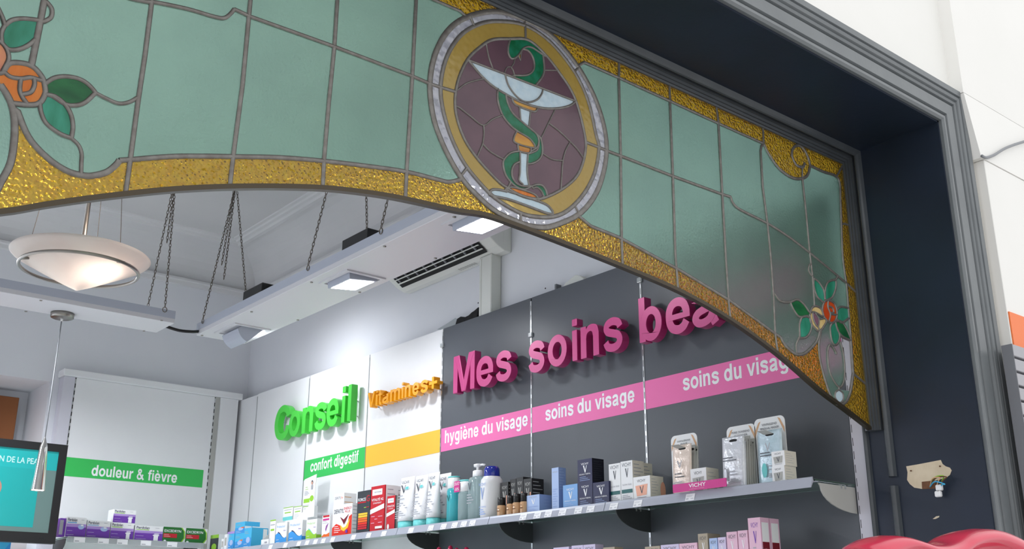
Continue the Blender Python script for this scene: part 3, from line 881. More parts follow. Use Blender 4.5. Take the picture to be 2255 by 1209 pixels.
for pts, w, c in LINES[2:]:
    P = [np.array(p) for p in pts]
    N = len(P); off = []
    for i in range(N):
        a = P[i] - P[max(i - 1, 0)]; b = P[min(i + 1, N - 1)] - P[i]
        if c and i in (0, N - 1): a = P[-1] - P[-2]; b = P[1] - P[0]
        a = a / (np.linalg.norm(a) + 1e-12); b = b / (np.linalg.norm(b) + 1e-12)
        t = a + b; t = t / (np.linalg.norm(t) + 1e-9)
        off.append(np.array([-t[1], t[0]]) / max(.6, abs(np.dot(t, b if np.linalg.norm(b) > .5 else a))))
    mb = MB()
    jj = random.uniform(-.0004, .0004)
    mb.sweep(prof, lambda i, p: (P[i][0] + off[i][0] * p[0] * w, YG + p[1] + jj, P[i][1] + off[i][1] * p[0] * w), N)
    mb.sm = [True] * len(mb.sm)
    mb.build('lead_came', 'lead', panel)
# dark bar along the underside of the arch
mb = MB()
AP = [np.array(p) for p in ARCH]
bp_ = [(-.008, -.009), (.004, -.009), (.004, .009), (-.008, .009), (-.008, -.009)]
def bar_pt(i, p):
    t = AP[min(i + 1, len(AP) - 1)] - AP[max(i - 1, 0)]; t /= np.linalg.norm(t)
    return (AP[i][0] - t[1] * p[0], YG + p[1], AP[i][1] + t[0] * p[0])
mb.sweep(bp_, bar_pt, len(AP))
mb.build('edge_bar', 'edge_bar', panel)
# grooved wooden frame that holds the glazing
zb = ARCH[-1][1] - .008
fp = [(0, .030), (.004, .034), (.012, .036), (.014, .030), (.017, .030), (.019, .040), (.030, .040), (.034, .028), (.045, .028), (.046, .0)]
mb = MB()
st2 = [(XLJ, zb, 1, 0), (XLJ, ZJ, 1, -1), (XJ, ZJ, -1, -1), (XJ, zb, -1, 0)]
frp = [(YG + .02, 0), (YG + .02, .036), (YG - .004, .040), (YG - .008, .040), (YG - .010, .034), (YG - .016, .034), (YG - .018, .026), (YG - .024, .026), (YG - .026, .018), (YG - .034, .018), (YG - .036, 0)]
mb.sweep(frp, lambda i, p: (st2[i][0] + st2[i][2] * p[1], p[0], st2[i][1] + st2[i][3] * p[1] * 1.12), 4)
for xx, sg in ((XJ, -1), (XLJ, 1)):
    mb.add([(xx + sg * q[1], q[0], zb) for q in frp], [tuple(range(len(frp)))])
mb.build('panel_frame', 'frame_paint', panel)

# ================================================================== HALL SIDE
# bare plaster patch with wire stubs on the jamb
def jp(px, py, x=XJ): return at(px, py, x=x)


pt = [(1996, 1027), (2020, 1023), (2072, 1013), (2076, 1022), (2083, 1027), (2092, 1030), (2096, 1036), (2092, 1046), (2084, 1052), (2062, 1058), (2058, 1062), (2034, 1066), (2032, 1077), (2014, 1074), (2004, 1066), (1998, 1057), (1999, 1040)]
patch = thing('plaster_patch', jp(2040, 1077), 'jagged patch of bare cream plaster on the dark blue jamb', 'plaster patch')
MB().prism([jp(*p) for p in pt], (-.0015, 0, 0)).build('plaster', 'bare_plaster', patch)
MB().prism([jp(*p, x=XJ - .0012) for p in ((2030, 1061), (2060, 1058), (2062, 1076), (2031, 1077))], (-.0012, 0, 0)).build('brick_recess', 'brick_hole', patch)
for a, b in ((2006, 1038), (2070, 1028)):
    MB().lathe([(.0035, 0), (.003, .004)], jp(a, b, XJ - .006), 8).build('rusty_screw', 'brick_hole', patch)
wires = thing('wire_stubs', jp(2056, 1075), 'loose electric wires with white connector blocks hanging from the jamb patch', 'wires')
h0 = jp(2048, 1072, XJ - .004)
for k, (mname, bx, by, ex) in enumerate((('lime', 2078, 1048, 2072), ('brick_hole', 2084, 1050, 2068), ('tan', 2070, 1052, 2062), ('cyan_box', 2080, 1066, 2070))):
    c_ = jp(bx, by, XJ - .03 - .004 * k); e_ = jp(ex, 1074, XJ - .022)
    MB().tube(smooth([h0, (h0 + c_) / 2 + Vector((-.012, 0, .012)), c_, (c_ + e_) / 2 + Vector((0, 0, .004)), e_], 5), .0022, 6).build('wire', mname, wires)
for a, b in ((2068, 1074), (2066, 1088)):
    c_ = jp(a, b, XJ - .024)
    MB().box(c_.x - .008, c_.x + .008, c_.y - .012, c_.y + .010, c_.z - .010, c_.z + .010, .003).build('connector_block', 'card_white', wires)
    MB().lathe([(.003, 0), (.003, .004)], (c_.x - .004, c_.y - .004, c_.z + .008), 8).build('terminal_screw', 'steel_brushed', wires)
MB().prism([jp(*p) for p in ((2054, 1143), (2062, 1137), (2069, 1136), (2068, 1139), (2060, 1143))], (-.001, 0, 0)).build('paint_chip', 'bare_plaster', None, label='small pale chip in the paint below the plaster patch', cat='paint chip')

# white panelling, orange sign and slat wall right of the portal
XA = XP + .148 + .030
lw = thing('wall_board', (XA, YF, 0), 'tall white board standing against the hall wall right of the casing', 'board')
zt = at(2150, 345, y=YF - .06).z
MB().box(XA, XA + 2.4, YF - .065, YF, 0, zt, .002).build('board_panel', 'hall_white', lw)
MB().box(XP + .150, XA, YF - .012, YF, 0, zt).build('edge_strip', 'batten_cream', lw)
ub = thing('bulkhead_board', (XA, YF, zt), 'large white boxed bulkhead above the slat wall with a grey cable', 'bulkhead')
p0, p1 = at(2122, 204, y=YF - .05), at(2160, 340, y=YF - .068)
MB().prism([(p0.x, YF, p0.z), (p0.x, YF - .05, p0.z), (p1.x, YF - .068, zt + .001), (p1.x, YF, zt + .001)], (3, 0, 0)).build('bulkhead_lower', 'hall_white', ub)
MB().box(p0.x - .002, p0.x + 3, YF - .05, YF, p0.z + .002, 6.4).build('bulkhead_upper', 'hall_white', ub)
MB().box(XP + .165, p1.x - .004, YF - .03, YF, zt + .004, p0.z).build('edge_strip', 'batten_cream', ub)
cb = [at(2162, 343, y=YF - .072), at(2172, 347, y=YF - .074), at(2190, 341, y=YF - .076), at(2215, 326, y=YF - .076), at(2255, 312, y=YF - .076), at(2330, 292, y=YF - .076)]
cb += [cb[-1] + Vector((.5, 0, .10)), cb[-1] + Vector((1.3, 0, .16))]
MB().tube(smooth(cb, 5), .0055, 8).build('grey_cable', 'grey_cable', None, label='grey cable curving out from the corner of the white bulkhead', cat='cable')
o0 = at(2221, 686, y=YF - .068)
os_ = thing('orange_sign', (o0.x, YF - .066, at(2230, 757, y=YF - .068).z), 'plain orange rectangle on the white board above the slat wall', 'sign')
MB().box(o0.x, o0.x + 1.6, YF - .070, YF - .0655, at(2230, 759, y=YF - .068).z, o0.z).build('sign_plate', 'orange_panel', os_)
s0 = at(2229, 757, y=YF - .105)
sw = thing('slat_wall', (s0.x, YF - .09, 0), 'grey slatted display panel below the orange sign at the right edge', 'slat wall')
MB().box(s0.x, s0.x + 1.6, YF - .080, YF - .066, 0, s0.z).build('backing', 'slat_side', sw)
MB().box(s0.x - .003, s0.x, YF - .105, YF - .066, 0, s0.z).build('side_panel', 'slat_side', sw)
pitch_ = at(2240, 786, y=YF - .1).z - at(2246, 818, y=YF - .1).z
zz = s0.z
while zz > .15:
    MB().box(s0.x, s0.x + 1.6, YF - .105, YF - .080, zz - pitch_ + .009, zz, .002).build('slat', 'slat_grey', sw)
    zz -= pitch_

# glossy pink heart-topped display in front of the jamb
YH = 1.30
hp = [at(a, b, y=YH) for a, b in ((1880, 1240), (1886, 1208), (1905, 1192), (1930, 1183), (1955, 1182), (1985, 1190), (2015, 1199), (2050, 1200), (2075, 1193), (2100, 1177), (2130, 1168), (2165, 1168), (2200, 1180), (2228, 1196), (2245, 1215), (2250, 1245))]
tip = (hp[0] + hp[-1]) / 2; tip.z = hp[0].z - .42
outline = smooth([tuple(p) for p in hp] + [(hp[-1].x - .10, YH, hp[-1].z - .20), tuple(tip), (hp[0].x + .10, YH, hp[0].z - .20)], 5, True)
hd = thing('pink_display', (tip.x, YH, 0), 'shiny pink-red heart-shaped plastic display with a wavy top at the lower right', 'display')
cen = Vector((tip.x, YH, hp[0].z - .12)); O = [Vector(p) for p in outline]; n_ = len(O); mb = MB(); rings = []
lev = [(.0, .028), (.02, .045), (.06, .058), (.12, .062), (.17, .052), (.20, .036), (.30, .034), (.6, .036), (1.0, .036)]
vs = []; fs = []
allr = [(t, -d) for t, d in reversed(lev)][:-0 or None] + [(-.012, 0)] + [(t, d) for t, d in lev]
for t, d in allr:
    for p in O:
        q = p + (cen - p) * t; vs.append((q.x, YH + d, q.z))
for i in range(len(allr) - 1):
    for k in range(n_):
        l = (k + 1) % n_; fs.append((i * n_ + k, i * n_ + l, (i + 1) * n_ + l, (i + 1) * n_ + k))
mb.add(vs, [f[::-1] for f in fs], True)
mb.build('heart_body', 'pink_gloss', hd)
MB().lathe([(.16, 0), (.16, .02), (.03, .035), (.022, .06), (.022, tip.z + .03)], (tip.x, YH, 0), 24).build('stand', 'chrome', hd)

# ================================================================== RIGHT WALL: PANELS, BANDS, RAILS
YE = [2.258, 3.311, 4.112, 4.911, 5.718, 6.500, 7.297]
ZP = at(1373, 584, x=XP).z
BT = at(1169, 898.5, x=XP).z; BB = at(1171, 954, x=XP).z
pan_spec = [(0, 'panel_grey', 'band_pink', 'soins du visage', 'grey wall panel nearest the portal, pink soins du visage band cut by the arch'), (1, 'panel_grey', 'band_pink', 'soins du visage', 'grey wall panel with a pink soins du visage band, middle of three'),
            (2, 'panel_grey', 'band_pink', 'hygiène du visage', 'grey wall panel with a pink hygiène du visage band beside the white panels'), (3, 'panel_white', 'band_yellow', None, 'white wall panel with a plain yellow band below Vitamines+'),
            (4, 'panel_white', 'band_green', 'confort digestif', 'white wall panel with a green confort digestif band'), (5, 'panel_white', None, None, 'plain white wall panel under the start of Conseil')]
text_px = {0: (1502, 1768), 1: (1200, 1398), 2: (979, 1163), 4: (684, 790)}
text_base = {0: (1520, 857), 1: (1205, 926), 2: (985, 975), 4: (690, 1038)}
for k, pm, bm_, tx, lab in pan_spec:
    t = thing('wall_panel', (XP, (YE[k] + YE[k + 1]) / 2, 0), lab, 'wall panel', 'right wall panels')
    MB().box(XP, XP + .018, YE[k] + .004, YE[k + 1] - .004, .1, ZP, .001).build('board', pm, t)
    MB().box(XP + .018, XW, (YE[k] + YE[k + 1]) / 2 - .02, (YE[k] + YE[k + 1]) / 2 + .02, .1, ZP - .2).build('mounting_batten', 'slat_side', t)
    if bm_:
        b = MB().box(XP - .0012, XP, YE[k] + .004, YE[k + 1] - .004, BB, BT).build('band', bm_, t)
        if tx:
            a0 = at(text_px[k][0], text_base[k][1] - 20, x=XP - .0015).y
            a1 = at(text_px[k][1], text_base[k][1] - 20 - .22 * (text_px[k][1] - text_px[k][0]), x=XP - .0015).y
            zb_ = at(*text_base[k], x=XP - .0015).z
            if k == 0: a1 = a0 - .62; zb_ = at(1520, 857, x=XP - .0015).z
            mb = MB()
            bold_text_flat(mb, tx, (XP - .0014, (a0 + a1) / 2, zb_), (0, -1, 0), (0, 0, 1), abs(a0 - a1), .0003, em=.100)
            mb.build('lettering', 'print_white', b)
# narrow filler panel in the corner
MB().box(XP + .01, XP + .03, YE[6] + .002, YB - .001, .1, ZP).build('corner_panel', 'panel_white', None, label='narrow white filler panel in the far room corner', cat='wall panel')
# slotted uprights between the panels
slot_px = []
for k, y in enumerate(YE):
    if k in (0,): continue
    nm = ['', 'slotted steel upright between the two soins du visage panels', 'slotted steel upright between soins du visage and hygiène du visage panels', 'slotted steel upright between grey and white panels',
          'slotted steel upright between the yellow and green band panels', 'slotted steel upright left of the green band', 'slotted steel upright near the far room corner'][k]
    wid = .010 if k in (1, 2, 3) else .005
    t = thing('shelf_upright', (XP, y, .1), nm, 'upright', 'right wall uprights')
    MB().box(XP - .003, XP + .016, y - wid / 2, y + wid / 2, .1, ZP - .02).build('rail', 'metal_rail', t)
    if k < 4:
        mb = MB(); z = 1.6
        while z < ZP - .05:
            mb.box(XP - .0036, XP - .003, y - .0012, y + .0012, z, z + .030); z += .05
        mb.build('slots', 'dark_slot', t, kind='stuff')
        zc = {1: at(1411, 617, x=XP).z, 2: at(1170, 738, x=XP).z, 3: at(973, 762, x=XP).z}[k]
        MB().box(XP - .012, XP - .002, y - .014, y + .014, zc - .012, zc + .012, .002).build('hanging_clip', 'clip_plastic', t)
# white end post next to the jamb
ep = thing('end_post', (XP, 2.229, 0), 'pale lilac end post of the shelving beside the dark jamb', 'post')
MB().box(XP - .004, XW, YR + .004, YE[0], 0, ZP).build('post', 'post_lilac', ep)
mb = MB(); z = 1.3
while z < ZP: mb.box(XP - .0046, XP - .004, YE[0] - .006, YE[0] - .004, z, z + .03); z += .05
mb.build('slots', 'dark_slot', ep, kind='stuff')

# ------------------------------------------------------------------ raised letters
def sign(name, label, chars, mname, xf, depth, em, zb_, stand, bev=.004):
    y_mid = (chars[0][1] + chars[-1][2]) / 2
    t = thing(name, (XP, y_mid, zb_), label, 'sign')
    for ch, ya, yb in chars:
        x0, x1, pcs = glyph_solid(ch, depth, 0)
        k = (ya - yb) / (x1 - x0); e = em / 100
        mb = MB()
        for pi, (outer, holes) in enumerate(pcs):
            f3 = lambda p: (xf - .0007 * pi, ya - (p[0] - x0) * k, zb_ + p[1] * e)
            mb.prism([f3(p) for p in outer], (depth, 0, 0), [[f3(p) for p in h] for h in holes])
        for i in range(len(mb.sm)): mb.sm[i] = False
        o = mb.build('letter', mname, t, bevel=bev)
        for zz in (zb_ + .12 * em, zb_ + .42 * em):
            yy = ya - (ya - yb) * (.12 if ch not in 'so' else .25)
            MB().tube([(xf + depth - .002, yy, zz), (XP, yy, zz)], .004, 6).build('stand_off', 'clip_plastic', o)
    return t


XF1 = XP - .085
def ypx(px, py, xf): return at(px, py, x=xf).y
zb1 = at(1185, 815, x=XF1).z
zb1 = (at(998, 867, x=XF1).z + at(1324, 781, x=XF1).z + at(1413, 753, x=XF1).z) / 3
em1 = ((at(998, 786, x=XF1).z - at(998, 867, x=XF1).z) + (at(1409, 654.5, x=XF1).z - at(1413, 753, x=XF1).z)) / 2 / .72
bl = lambda px: 867 - (px - 998) * .262 - 25
ch = [(c, ypx(a, bl(a), XF1), ypx(b, bl(b), XF1)) for c, a, b in (('M', 998, 1045), ('e', 1049, 1086), ('s', 1092, 1126), ('s', 1164, 1199), ('o', 1206, 1248), ('i', 1260, 1271), ('n', 1279, 1319), ('s', 1329, 1371), ('b', 1408, 1458), ('e', 1467, 1520))]
ylast = ch[-1][2]
ws = em1 * .0086
for c, g in (('a', .052), ('u', .056), ('t', .035), ('é', .057)):
    wd = em1 * .50 if c != 't' else em1 * .30
    ch.append((c, ylast - .012, ylast - .012 - wd)); ylast = ylast - .012 - wd
sign('raised_letters', 'glossy magenta raised letters reading Mes soins beauté on the grey panels', ch, 'sign_magenta', XF1, .045, em1, zb1, .03)
XF2 = XP - .075
zb2 = (at(621, 964, x=XF2).z + at(768, 930, x=XF2).z) / 2
em2 = (at(766, 852, x=XF2).z - at(768, 930.5, x=XF2).z) / .72
bl2 = lambda px: 966 - (px - 621) * .24 - 25
sign('raised_letters', 'green raised letters reading Conseil on the white panels', [(c, ypx(a, bl2(a), XF2), ypx(b, bl2(b), XF2)) for c, a, b in (('C', 604, 637), ('o', 636, 660), ('n', 665, 689), ('s', 693, 718), ('e', 719, 745), ('i', 752, 759), ('l', 765, 772))], 'sign_green', XF2, .045, em2, zb2, .03, .0015)
XF3 = XP - .08
zb3 = (at(815, 897, x=XF3).z + at(931, 865, x=XF3).z) / 2
em3 = (at(810, 863.5, x=XF3).z - at(813, 896, x=XF3).z) / .72
bl3 = lambda px: 897 - (px - 815) * .27 - 12
sign('raised_letters', 'orange-yellow raised letters reading Vitamines+ beside the grey panel', [(c, ypx(a, bl3(a), XF3), ypx(b, bl3(b), XF3)) for c, a, b in (('V', 809, 825), ('i', 827, 831), ('t', 833, 840), ('a', 842, 856), ('m', 859, 881), ('i', 884, 888), ('n', 891, 904), ('e', 908, 922), ('s', 926, 942), ('+', 944, 962))], 'sign_yellow', XF3, .045, em3, zb3, .03, .003)

# ================================================================== BACK WALL
YQ = YBP
bx0, bx1 = at(160, 900, y=YQ).x, at(466, 950, y=YQ).x
bzt = at(300, 850, y=YQ).z
bp2 = thing('back_wall_panel', ((bx0 + bx1) / 2, YQ, 0), 'white back wall panel with a green douleur & fièvre band', 'wall panel')
MB().box(bx0, bx1, YQ, YQ + .018, .1, bzt).build('board', 'panel_white', bp2)
MB().box((bx0 + bx1) / 2 - .03, (bx0 + bx1) / 2 + .03, YQ + .018, YB, .2, bzt - .2).build('mounting_batten', 'slat_side', bp2)
bt_, bb_ = at(300, 1021, y=YQ).z, at(300, 1061.5, y=YQ).z
bnd = MB().box(bx0, at(447, 1050, y=YQ).x, YQ - .0012, YQ, bb_, bt_).build('band', 'band_green', bp2)
mb = MB(); tx0, tx1 = at(201, 1035, y=YQ).x, at(391, 1050, y=YQ).x
bold_text_flat(mb, 'douleur & fièvre', ((tx0 + tx1) / 2, YQ - .0014, at(205, 1047.5, y=YQ).z), (1, 0, 0), (0, 0, 1), tx1 - tx0, .0003, em=.105)
mb.build('lettering', 'print_white', bnd)
for x_, w_, lab in ((bx0 - .004, .006, 'slotted steel upright at the left of the douleur & fièvre panel'), (bx1 + .004, .006, 'slotted steel upright at the right of the douleur & fièvre panel')):
    t = thing('shelf_upright', (x_, YQ, .1), lab, 'upright', 'back wall uprights')
    MB().box(x_ - .004, x_ + .004, YQ - .001, YQ + .02, .1, bzt - .01).build('rail', 'metal_rail', t)
    mb = MB(); z = 1.7
    while z < bzt - .03: mb.box(x_ - .003, x_ + .003, YQ - .0016, YQ - .001, z, z + .03); z += .05
    mb.build('slots', 'dark_slot', t, kind='stuff')
for xa, xb, m_, lab in ((bx0 - .085, bx0 - .009, 'post_lilac', 'pale lilac post left of the douleur & fièvre panel'), (bx1 + .009, bx1 + .045, 'grey_card', 'grey post right of the douleur & fièvre panel'), (bx1 + .046, bx1 + .19, 'panel_white', 'white filler column between back panel and room corner')):
    MB().box(xa, xb, YQ - .012 if m_ == 'panel_white' else YQ, YB - .001, .1, bzt).build('wall_post', m_, None, label=lab, cat='post')
MB().box(bx0 - .10, XP + .009, YQ - .03, YB - .001, bzt + .001, bzt + .05, .004).build('wall_ledge', 'panel_white', None, label='white ledge running along the top of the back wall panels', cat='ledge')
# brown panel in the niche
nb = at(43, 876, y=YB + .40)
MB().box(NX0 + .06, nb.x, YB + .40, YB + .43, NZ0 + .001, nb.z, .003).build('niche_panel', 'niche_brown', None, label='brown wooden panel standing in the wall niche above the television', cat='panel')

# ================================================================== AIR CONDITIONER
ay0, ay1 = at(1127, 540, x=XW).y, at(862, 632, x=XW - .14).y
az = at(1127, 556, x=XW).z
acu = thing('air_conditioner', (XW, (ay0 + ay1) / 2, az), 'white wall air conditioner with open black louvres behind the hanging light', 'air conditioner')
pr = [(0, 0), (.05, -.0), (.10, .020), (.185, .075), (.195, .10), (.20, .27), (.17, .30), (0, .30)]
mb = MB(); mb.prism([(XW - .001 - a, ay0, az + b) for a, b in pr], (0, ay1 - ay0, 0)); mb.build('casing', 'ac_white', acu, bevel=.006)
sl = [(.095, .012), (.185, .072)]
yy0, yy1 = ay0 + .10, ay1 - .06
def acp(t, off, y):   # point along the sloping outlet
    a = sl[0][0] + (sl[1][0] - sl[0][0]) * t; b = sl[0][1] + (sl[1][1] - sl[0][1]) * t
    return (XW - a - off * .55, y, az + b - off * .83)
mb = MB(); mb.add([acp(.0, .004, yy0), acp(1, .004, yy0), acp(1, .004, yy1), acp(.0, .004, yy1)], [(0, 1, 2, 3)]); mb.build('outlet', 'dark_slot', acu)
for t0, t1, o_ in ((.30, .40, .012), (.62, .70, .016)):
    mb = MB(); mb.prism([acp(t0, o_, yy0), acp(t1, o_ + .004, yy0), acp(t1, o_ + .006, yy0), acp(t0, o_ + .002, yy0)], (0, yy1 - yy0, 0)); mb.build('louvre', 'ac_white', acu)
n_v = 9
for k in range(n_v):
    y = yy0 + (yy1 - yy0) * (k + .5) / n_v
    mb = MB(); mb.prism([acp(.42, .006, y), acp(.95, .006, y), acp(.95, .016, y), acp(.42, .016, y)], (0, .012, 0)); mb.build('vane', 'slat_side', acu)
yl = (yy0 + yy1) / 2 - .18
mb = MB(); face_text(mb, 'IIIIIIII', (XW - .045, yl, az - .001), (0, -1, 0), (-1, 0, 0), h=.03, w=.16); mb.build('rating_label', 'grey_card', acu)
MB().box(XW - .06, XW - .02, ay0 - .0006, ay0, az + .04, az + .12).build('knockout', 'ac_white', acu)
ty0, ty1 = at(1104, 640, x=XW).y, at(1056, 640, x=XW - .07).y
tk = thing('pipe_trunking', (XW, (ty0 + ty1) / 2, ZP - .25), 'white pipe trunking running down from the air conditioner', 'trunking')
MB().box(XW - .075, XW - .001, ty0, ty1, ZP - .06, az + .004, .004).build('cover', 'ac_white', tk)
MB().box(XW - .078, XW - .075, ty0 + .09, ty0 + .095, ZP - .06, az - .01).build('seam', 'ac_white', tk)
# dark pipe insulation and a sheet of film above the grey panel
fm = [at(a, b, x=XW - .06) for a, b in ((1002, 716), (1006, 702), (1014, 697), (1024, 698), (1032, 694), (1038, 688), (1044, 684), (1053, 676), (1051, 694), (1048, 704), (1025, 712))]
MB().prism(fm, (.05, 0, 0)).build('pipe_insulation', 'black_foam', None, label='ragged black foam pipe insulation behind the top of the grey panel', cat='insulation', bevel=.006)
fl = [at(a, b, x=XW - .05) for a, b in ((962, 726), (985, 712), (1003, 700), (1010, 706), (1006, 720), (985, 726))]
MB().prism(fl, (.004, 0, 0)).build('plastic_film', 'clip_plastic', None, label='scrap of translucent film sticking up over the panel corner', cat='film')
k0, k1 = at(1240, 628, x=XW - .05), at(1285, 604, x=XW - .05)
rt = thing('wall_socket_box', (XW, k0.y, ZP), 'small grey-white plastic housing peeping over the grey panel', 'housing')
hz = [at(a, b, x=XW - .05) for a, b in ((1236, 636), (1245, 622), (1266, 605), (1275, 606), (1284, 612), (1290, 622))]
MB().prism(hz + [Vector((hz[-1].x, hz[-1].y, ZP - .05)), Vector((hz[0].x, hz[0].y, ZP - .05))], (.048, 0, 0)).build('housing', 'ac_white', rt, bevel=.005)
c_ = at(1225, 634, x=XW - .03)
MB().box(c_.x - .006, c_.x + .03, c_.y - .006, c_.y + .006, ZP - .05, c_.z + .02).build('wall_peg', 'slat_side', None, label='short brown-grey peg on the wall behind the grey panel', cat='peg')
for a, b, lab in ((1053, 667, 'tiny dark screw hole in the wall left of the trunking'), (1201, 635, 'tiny dark screw hole in the wall near the peg')):
    c_ = at(a, b, x=XW - .001); MB().add([(c_.x, c_.y + .005 * math.cos(q), c_.z + .005 * math.sin(q)) for q in [k * math.pi / 4 for k in range(8)]], [tuple(range(8))]).build('screw_hole', 'dark_slot', None, label=lab, cat='screw hole')

# ================================================================== HANGING LIGHTS
def chain_mesh(p, q, pitch=.022, r=.0021):
    p, q = Vector(p), Vector(q); d = q - p; n = max(2, int(d.length / pitch)); t = d.normalized()
    a = t.cross(Vector((0, 1, 0))).normalized(); b = t.cross(a)
    mb = MB()
    for i in range(n):
        c = p + d * ((i + .5) / n); s = a if i % 2 else b
        mb.tube([c + t * (pitch * .68 * math.cos(k * math.pi / 4)) + s * (.0065 * math.sin(k * math.pi / 4)) for k in range(8)], r, 5, closed=True)
    return mb


def spot(parent, c, tilt, sx, sy, power, emit='led', spread=128, aim=.30):
    """recessed square spotlight under a light box: frame, housing, led face, and its light"""
    x, y, z = c
    fr = MB()
    f = .022
    fr.box(x - sx / 2 - f, x + sx / 2 + f, y - sy / 2 - f, y - sy / 2, z - .008, z); fr.box(x - sx / 2 - f, x + sx / 2 + f, y + sy / 2, y + sy / 2 + f, z - .008, z)
    fr.box(x - sx / 2 - f, x - sx / 2, y - sy / 2, y + sy / 2, z - .008, z); fr.box(x + sx / 2, x + sx / 2 + f, y - sy / 2, y + sy / 2, z - .008, z)
    s_ = fr.build('spotlight', 'lamp_white', parent)
    ca, sa = math.cos(tilt), math.sin(tilt)
    def rot(a, b): return (x + a * ca - b * sa, z + .012 + a * sa + b * ca)
    w = sx * .43; dp = .030 + .06 * abs(sa)
    hs = MB(); P = [rot(-w, .03), rot(-w, -dp), rot(w, -dp), rot(w, .03)]
    if tilt > .3: P = [rot(-w, .03)] + [rot(-w - .012 * math.sin(k * math.pi / 6), .03 - (dp + .03) * k / 6) for k in range(1, 6)] + [rot(-w, -dp), rot(w, -dp), rot(w, .03)]
    hs.prism([(a, y - sy * .44, b) for a, b in P], (0, sy * .88, 0))
    hs.build('housing', 'lamp_edge', s_)
    ld = MB(); Q = [rot(-w * .88, -dp - .001), rot(w * .88, -dp - .001)]
    ld.add([(Q[0][0], y - sy * .38, Q[0][1]), (Q[1][0], y - sy * .38, Q[1][1]), (Q[1][0], y + sy * .38, Q[1][1]), (Q[0][0], y + sy * .38, Q[0][1])], [(0, 3, 2, 1)])
    ld.build('led_face', emit, s_)
    li = bpy.data.lights.new('spot_light', 'AREA'); li.shape = 'RECTANGLE'; li.size = w * 1.7; li.size_y = sy * .7; li.energy = power; li.color = (.93, .96, 1.0); li.spread = math.radians(spread)
    lo = bpy.data.objects.new('spot_light', li); COL.objects.link(lo)
    cx, cz = rot(0, -dp - .006)
    lo.parent = parent; lo.location = Vector((cx, y, cz)) - wloc(parent)
    lo.rotation_euler = (0, -tilt - aim, 0)
    return s_


ZA = EYE.z + 1.80
pA0, pA1 = at(432, 738.7, z=ZA), at(538, 758, z=ZA)
AX0, AX1, AY1, AY0 = pA0.x, pA1.x, pA0.y, 2.75
ha = thing('hanging_light_box', ((AX0 + AX1) / 2, (AY0 + AY1) / 2, ZA), 'long white light box hung on chains along the right wall, three spotlights', 'ceiling light', 'hanging light boxes')
MB().box(AX0, AX1, AY0, AY1, ZA, ZA + .075, .002).build('box_body', 'lamp_white', ha)
MB().box(AX0 - .003, AX0, AY0, AY1, ZA + .03, ZA + .078).build('edge_profile', 'lamp_edge', ha)
for i, (a, b) in enumerate(((558, 733), (777, 618), (1062, 487))):
    c_ = at(a, b, z=ZA); c_.x = (AX0 + AX1) / 2 + .01
    spot(ha, (c_.x, c_.y, ZA), .75 if i == 0 else .12, .20, .26, (5.0, 6.2, 1.4)[i])
for a, b in ((445, 739), (540, 754), (554, 687), (656, 705), (686, 622), (792, 644), (847, 543), (959, 569), (1000, 478)):
    c_ = at(a, b, z=ZA - .002); MB().lathe([(.0075, -.004), (.0085, 0)], (c_.x, c_.y, ZA), 10).build('screw', 'steel_brushed', ha)
for ya, yb in ((at(568, 655, x=AX0).y, at(527, 668, x=AX0).y), (at(801, 532, x=AX0).y, at(745, 553, x=AX0).y)):
    MB().box(AX0 + .02, AX1 - .10, ya, yb, ZA + .076, ZA + .150, .003).build('driver', 'black_plastic', ha)
ys = [at(443, 722, x=AX0).y - .03, at(680, 596, x=AX0).y, at(841, 511, x=AX0).y]
YM = (ys[1] + ys[2]) / 2
for i, (x_, y_, tx_, ty_) in enumerate(((AX0, ys[0], (AX0 + AX1) / 2, ys[0] + .1), (AX1 - .02, ys[0] - .0, (AX0 + AX1) / 2 + .02, ys[0] + .1), (AX0, ys[1], AX0 + .12, ys[1] - .12), (AX0, ys[2], AX0 + .12, ys[2] - .12), (AX1 - .02, ys[1] - .1, AX1 - .1, ys[1] - .1))):
    zt_ = ZA + .09
    MB().tube([(x_ - .006, y_ + .014 * math.cos(k * math.pi / 6), zt_ - .016 + .016 * math.sin(k * math.pi / 6)) for k in range(12)], .0025, 6, closed=True).build('hook_ring', 'chain_steel', ha)
    chain_mesh((x_ - .006, y_, zt_), (tx_, ty_, ZC - .002)).build('chain', 'chain_steel', ha)
e0 = Vector(((AX0 + AX1) / 2, ys[0] + .1, ZC))
for dx in (-.012, .012):
    chain_mesh((e0.x + dx - .03, e0.y, ZC - .55 - 8 * abs(dx) * (dx > 0)), (e0.x + dx * .3, e0.y, ZC - .002)).build('loose_chain_end', 'chain_steel', ha)

BYq = at(384, 712, z=ZA); BXe, BY0 = BYq.x, BYq.y
BY1 = BY0 + .29
hb = thing('hanging_light_box', (BXe - 1.2, BY0 + .14, ZA), 'white light box hung on chains across the back of the room', 'ceiling light', 'hanging light boxes')
MB().box(BXe - 5.2, BXe, BY0, BY1, ZA, ZA + .075, .002).build('box_body', 'lamp_white', hb)  # lengthened out of view to carry the added spots
MB().box(BXe - 5.2, BXe, BY0 - .003, BY0, ZA + .028, ZA + .078).build('edge_profile', 'lamp_edge', hb)
for x_ in (-1.2, -1.9, -2.7, -3.4, -4.1, -4.8): spot(hb, (BXe + x_, BY0 + .145, ZA), 0, .20, .20, 31, spread=165, aim=0)  # unseen spots, added beyond the left edge to brighten the room
for a, b in ((90, 662), (57, 686), (356, 706), (317, 729)):
    c_ = at(a, b, z=ZA - .002); MB().lathe([(.0075, -.004), (.0085, 0)], (c_.x, c_.y, ZA), 10).build('screw', 'steel_brushed', hb)
hx = at(362, 683, y=BY0).x; hx2 = at(323, 674, y=BY1).x
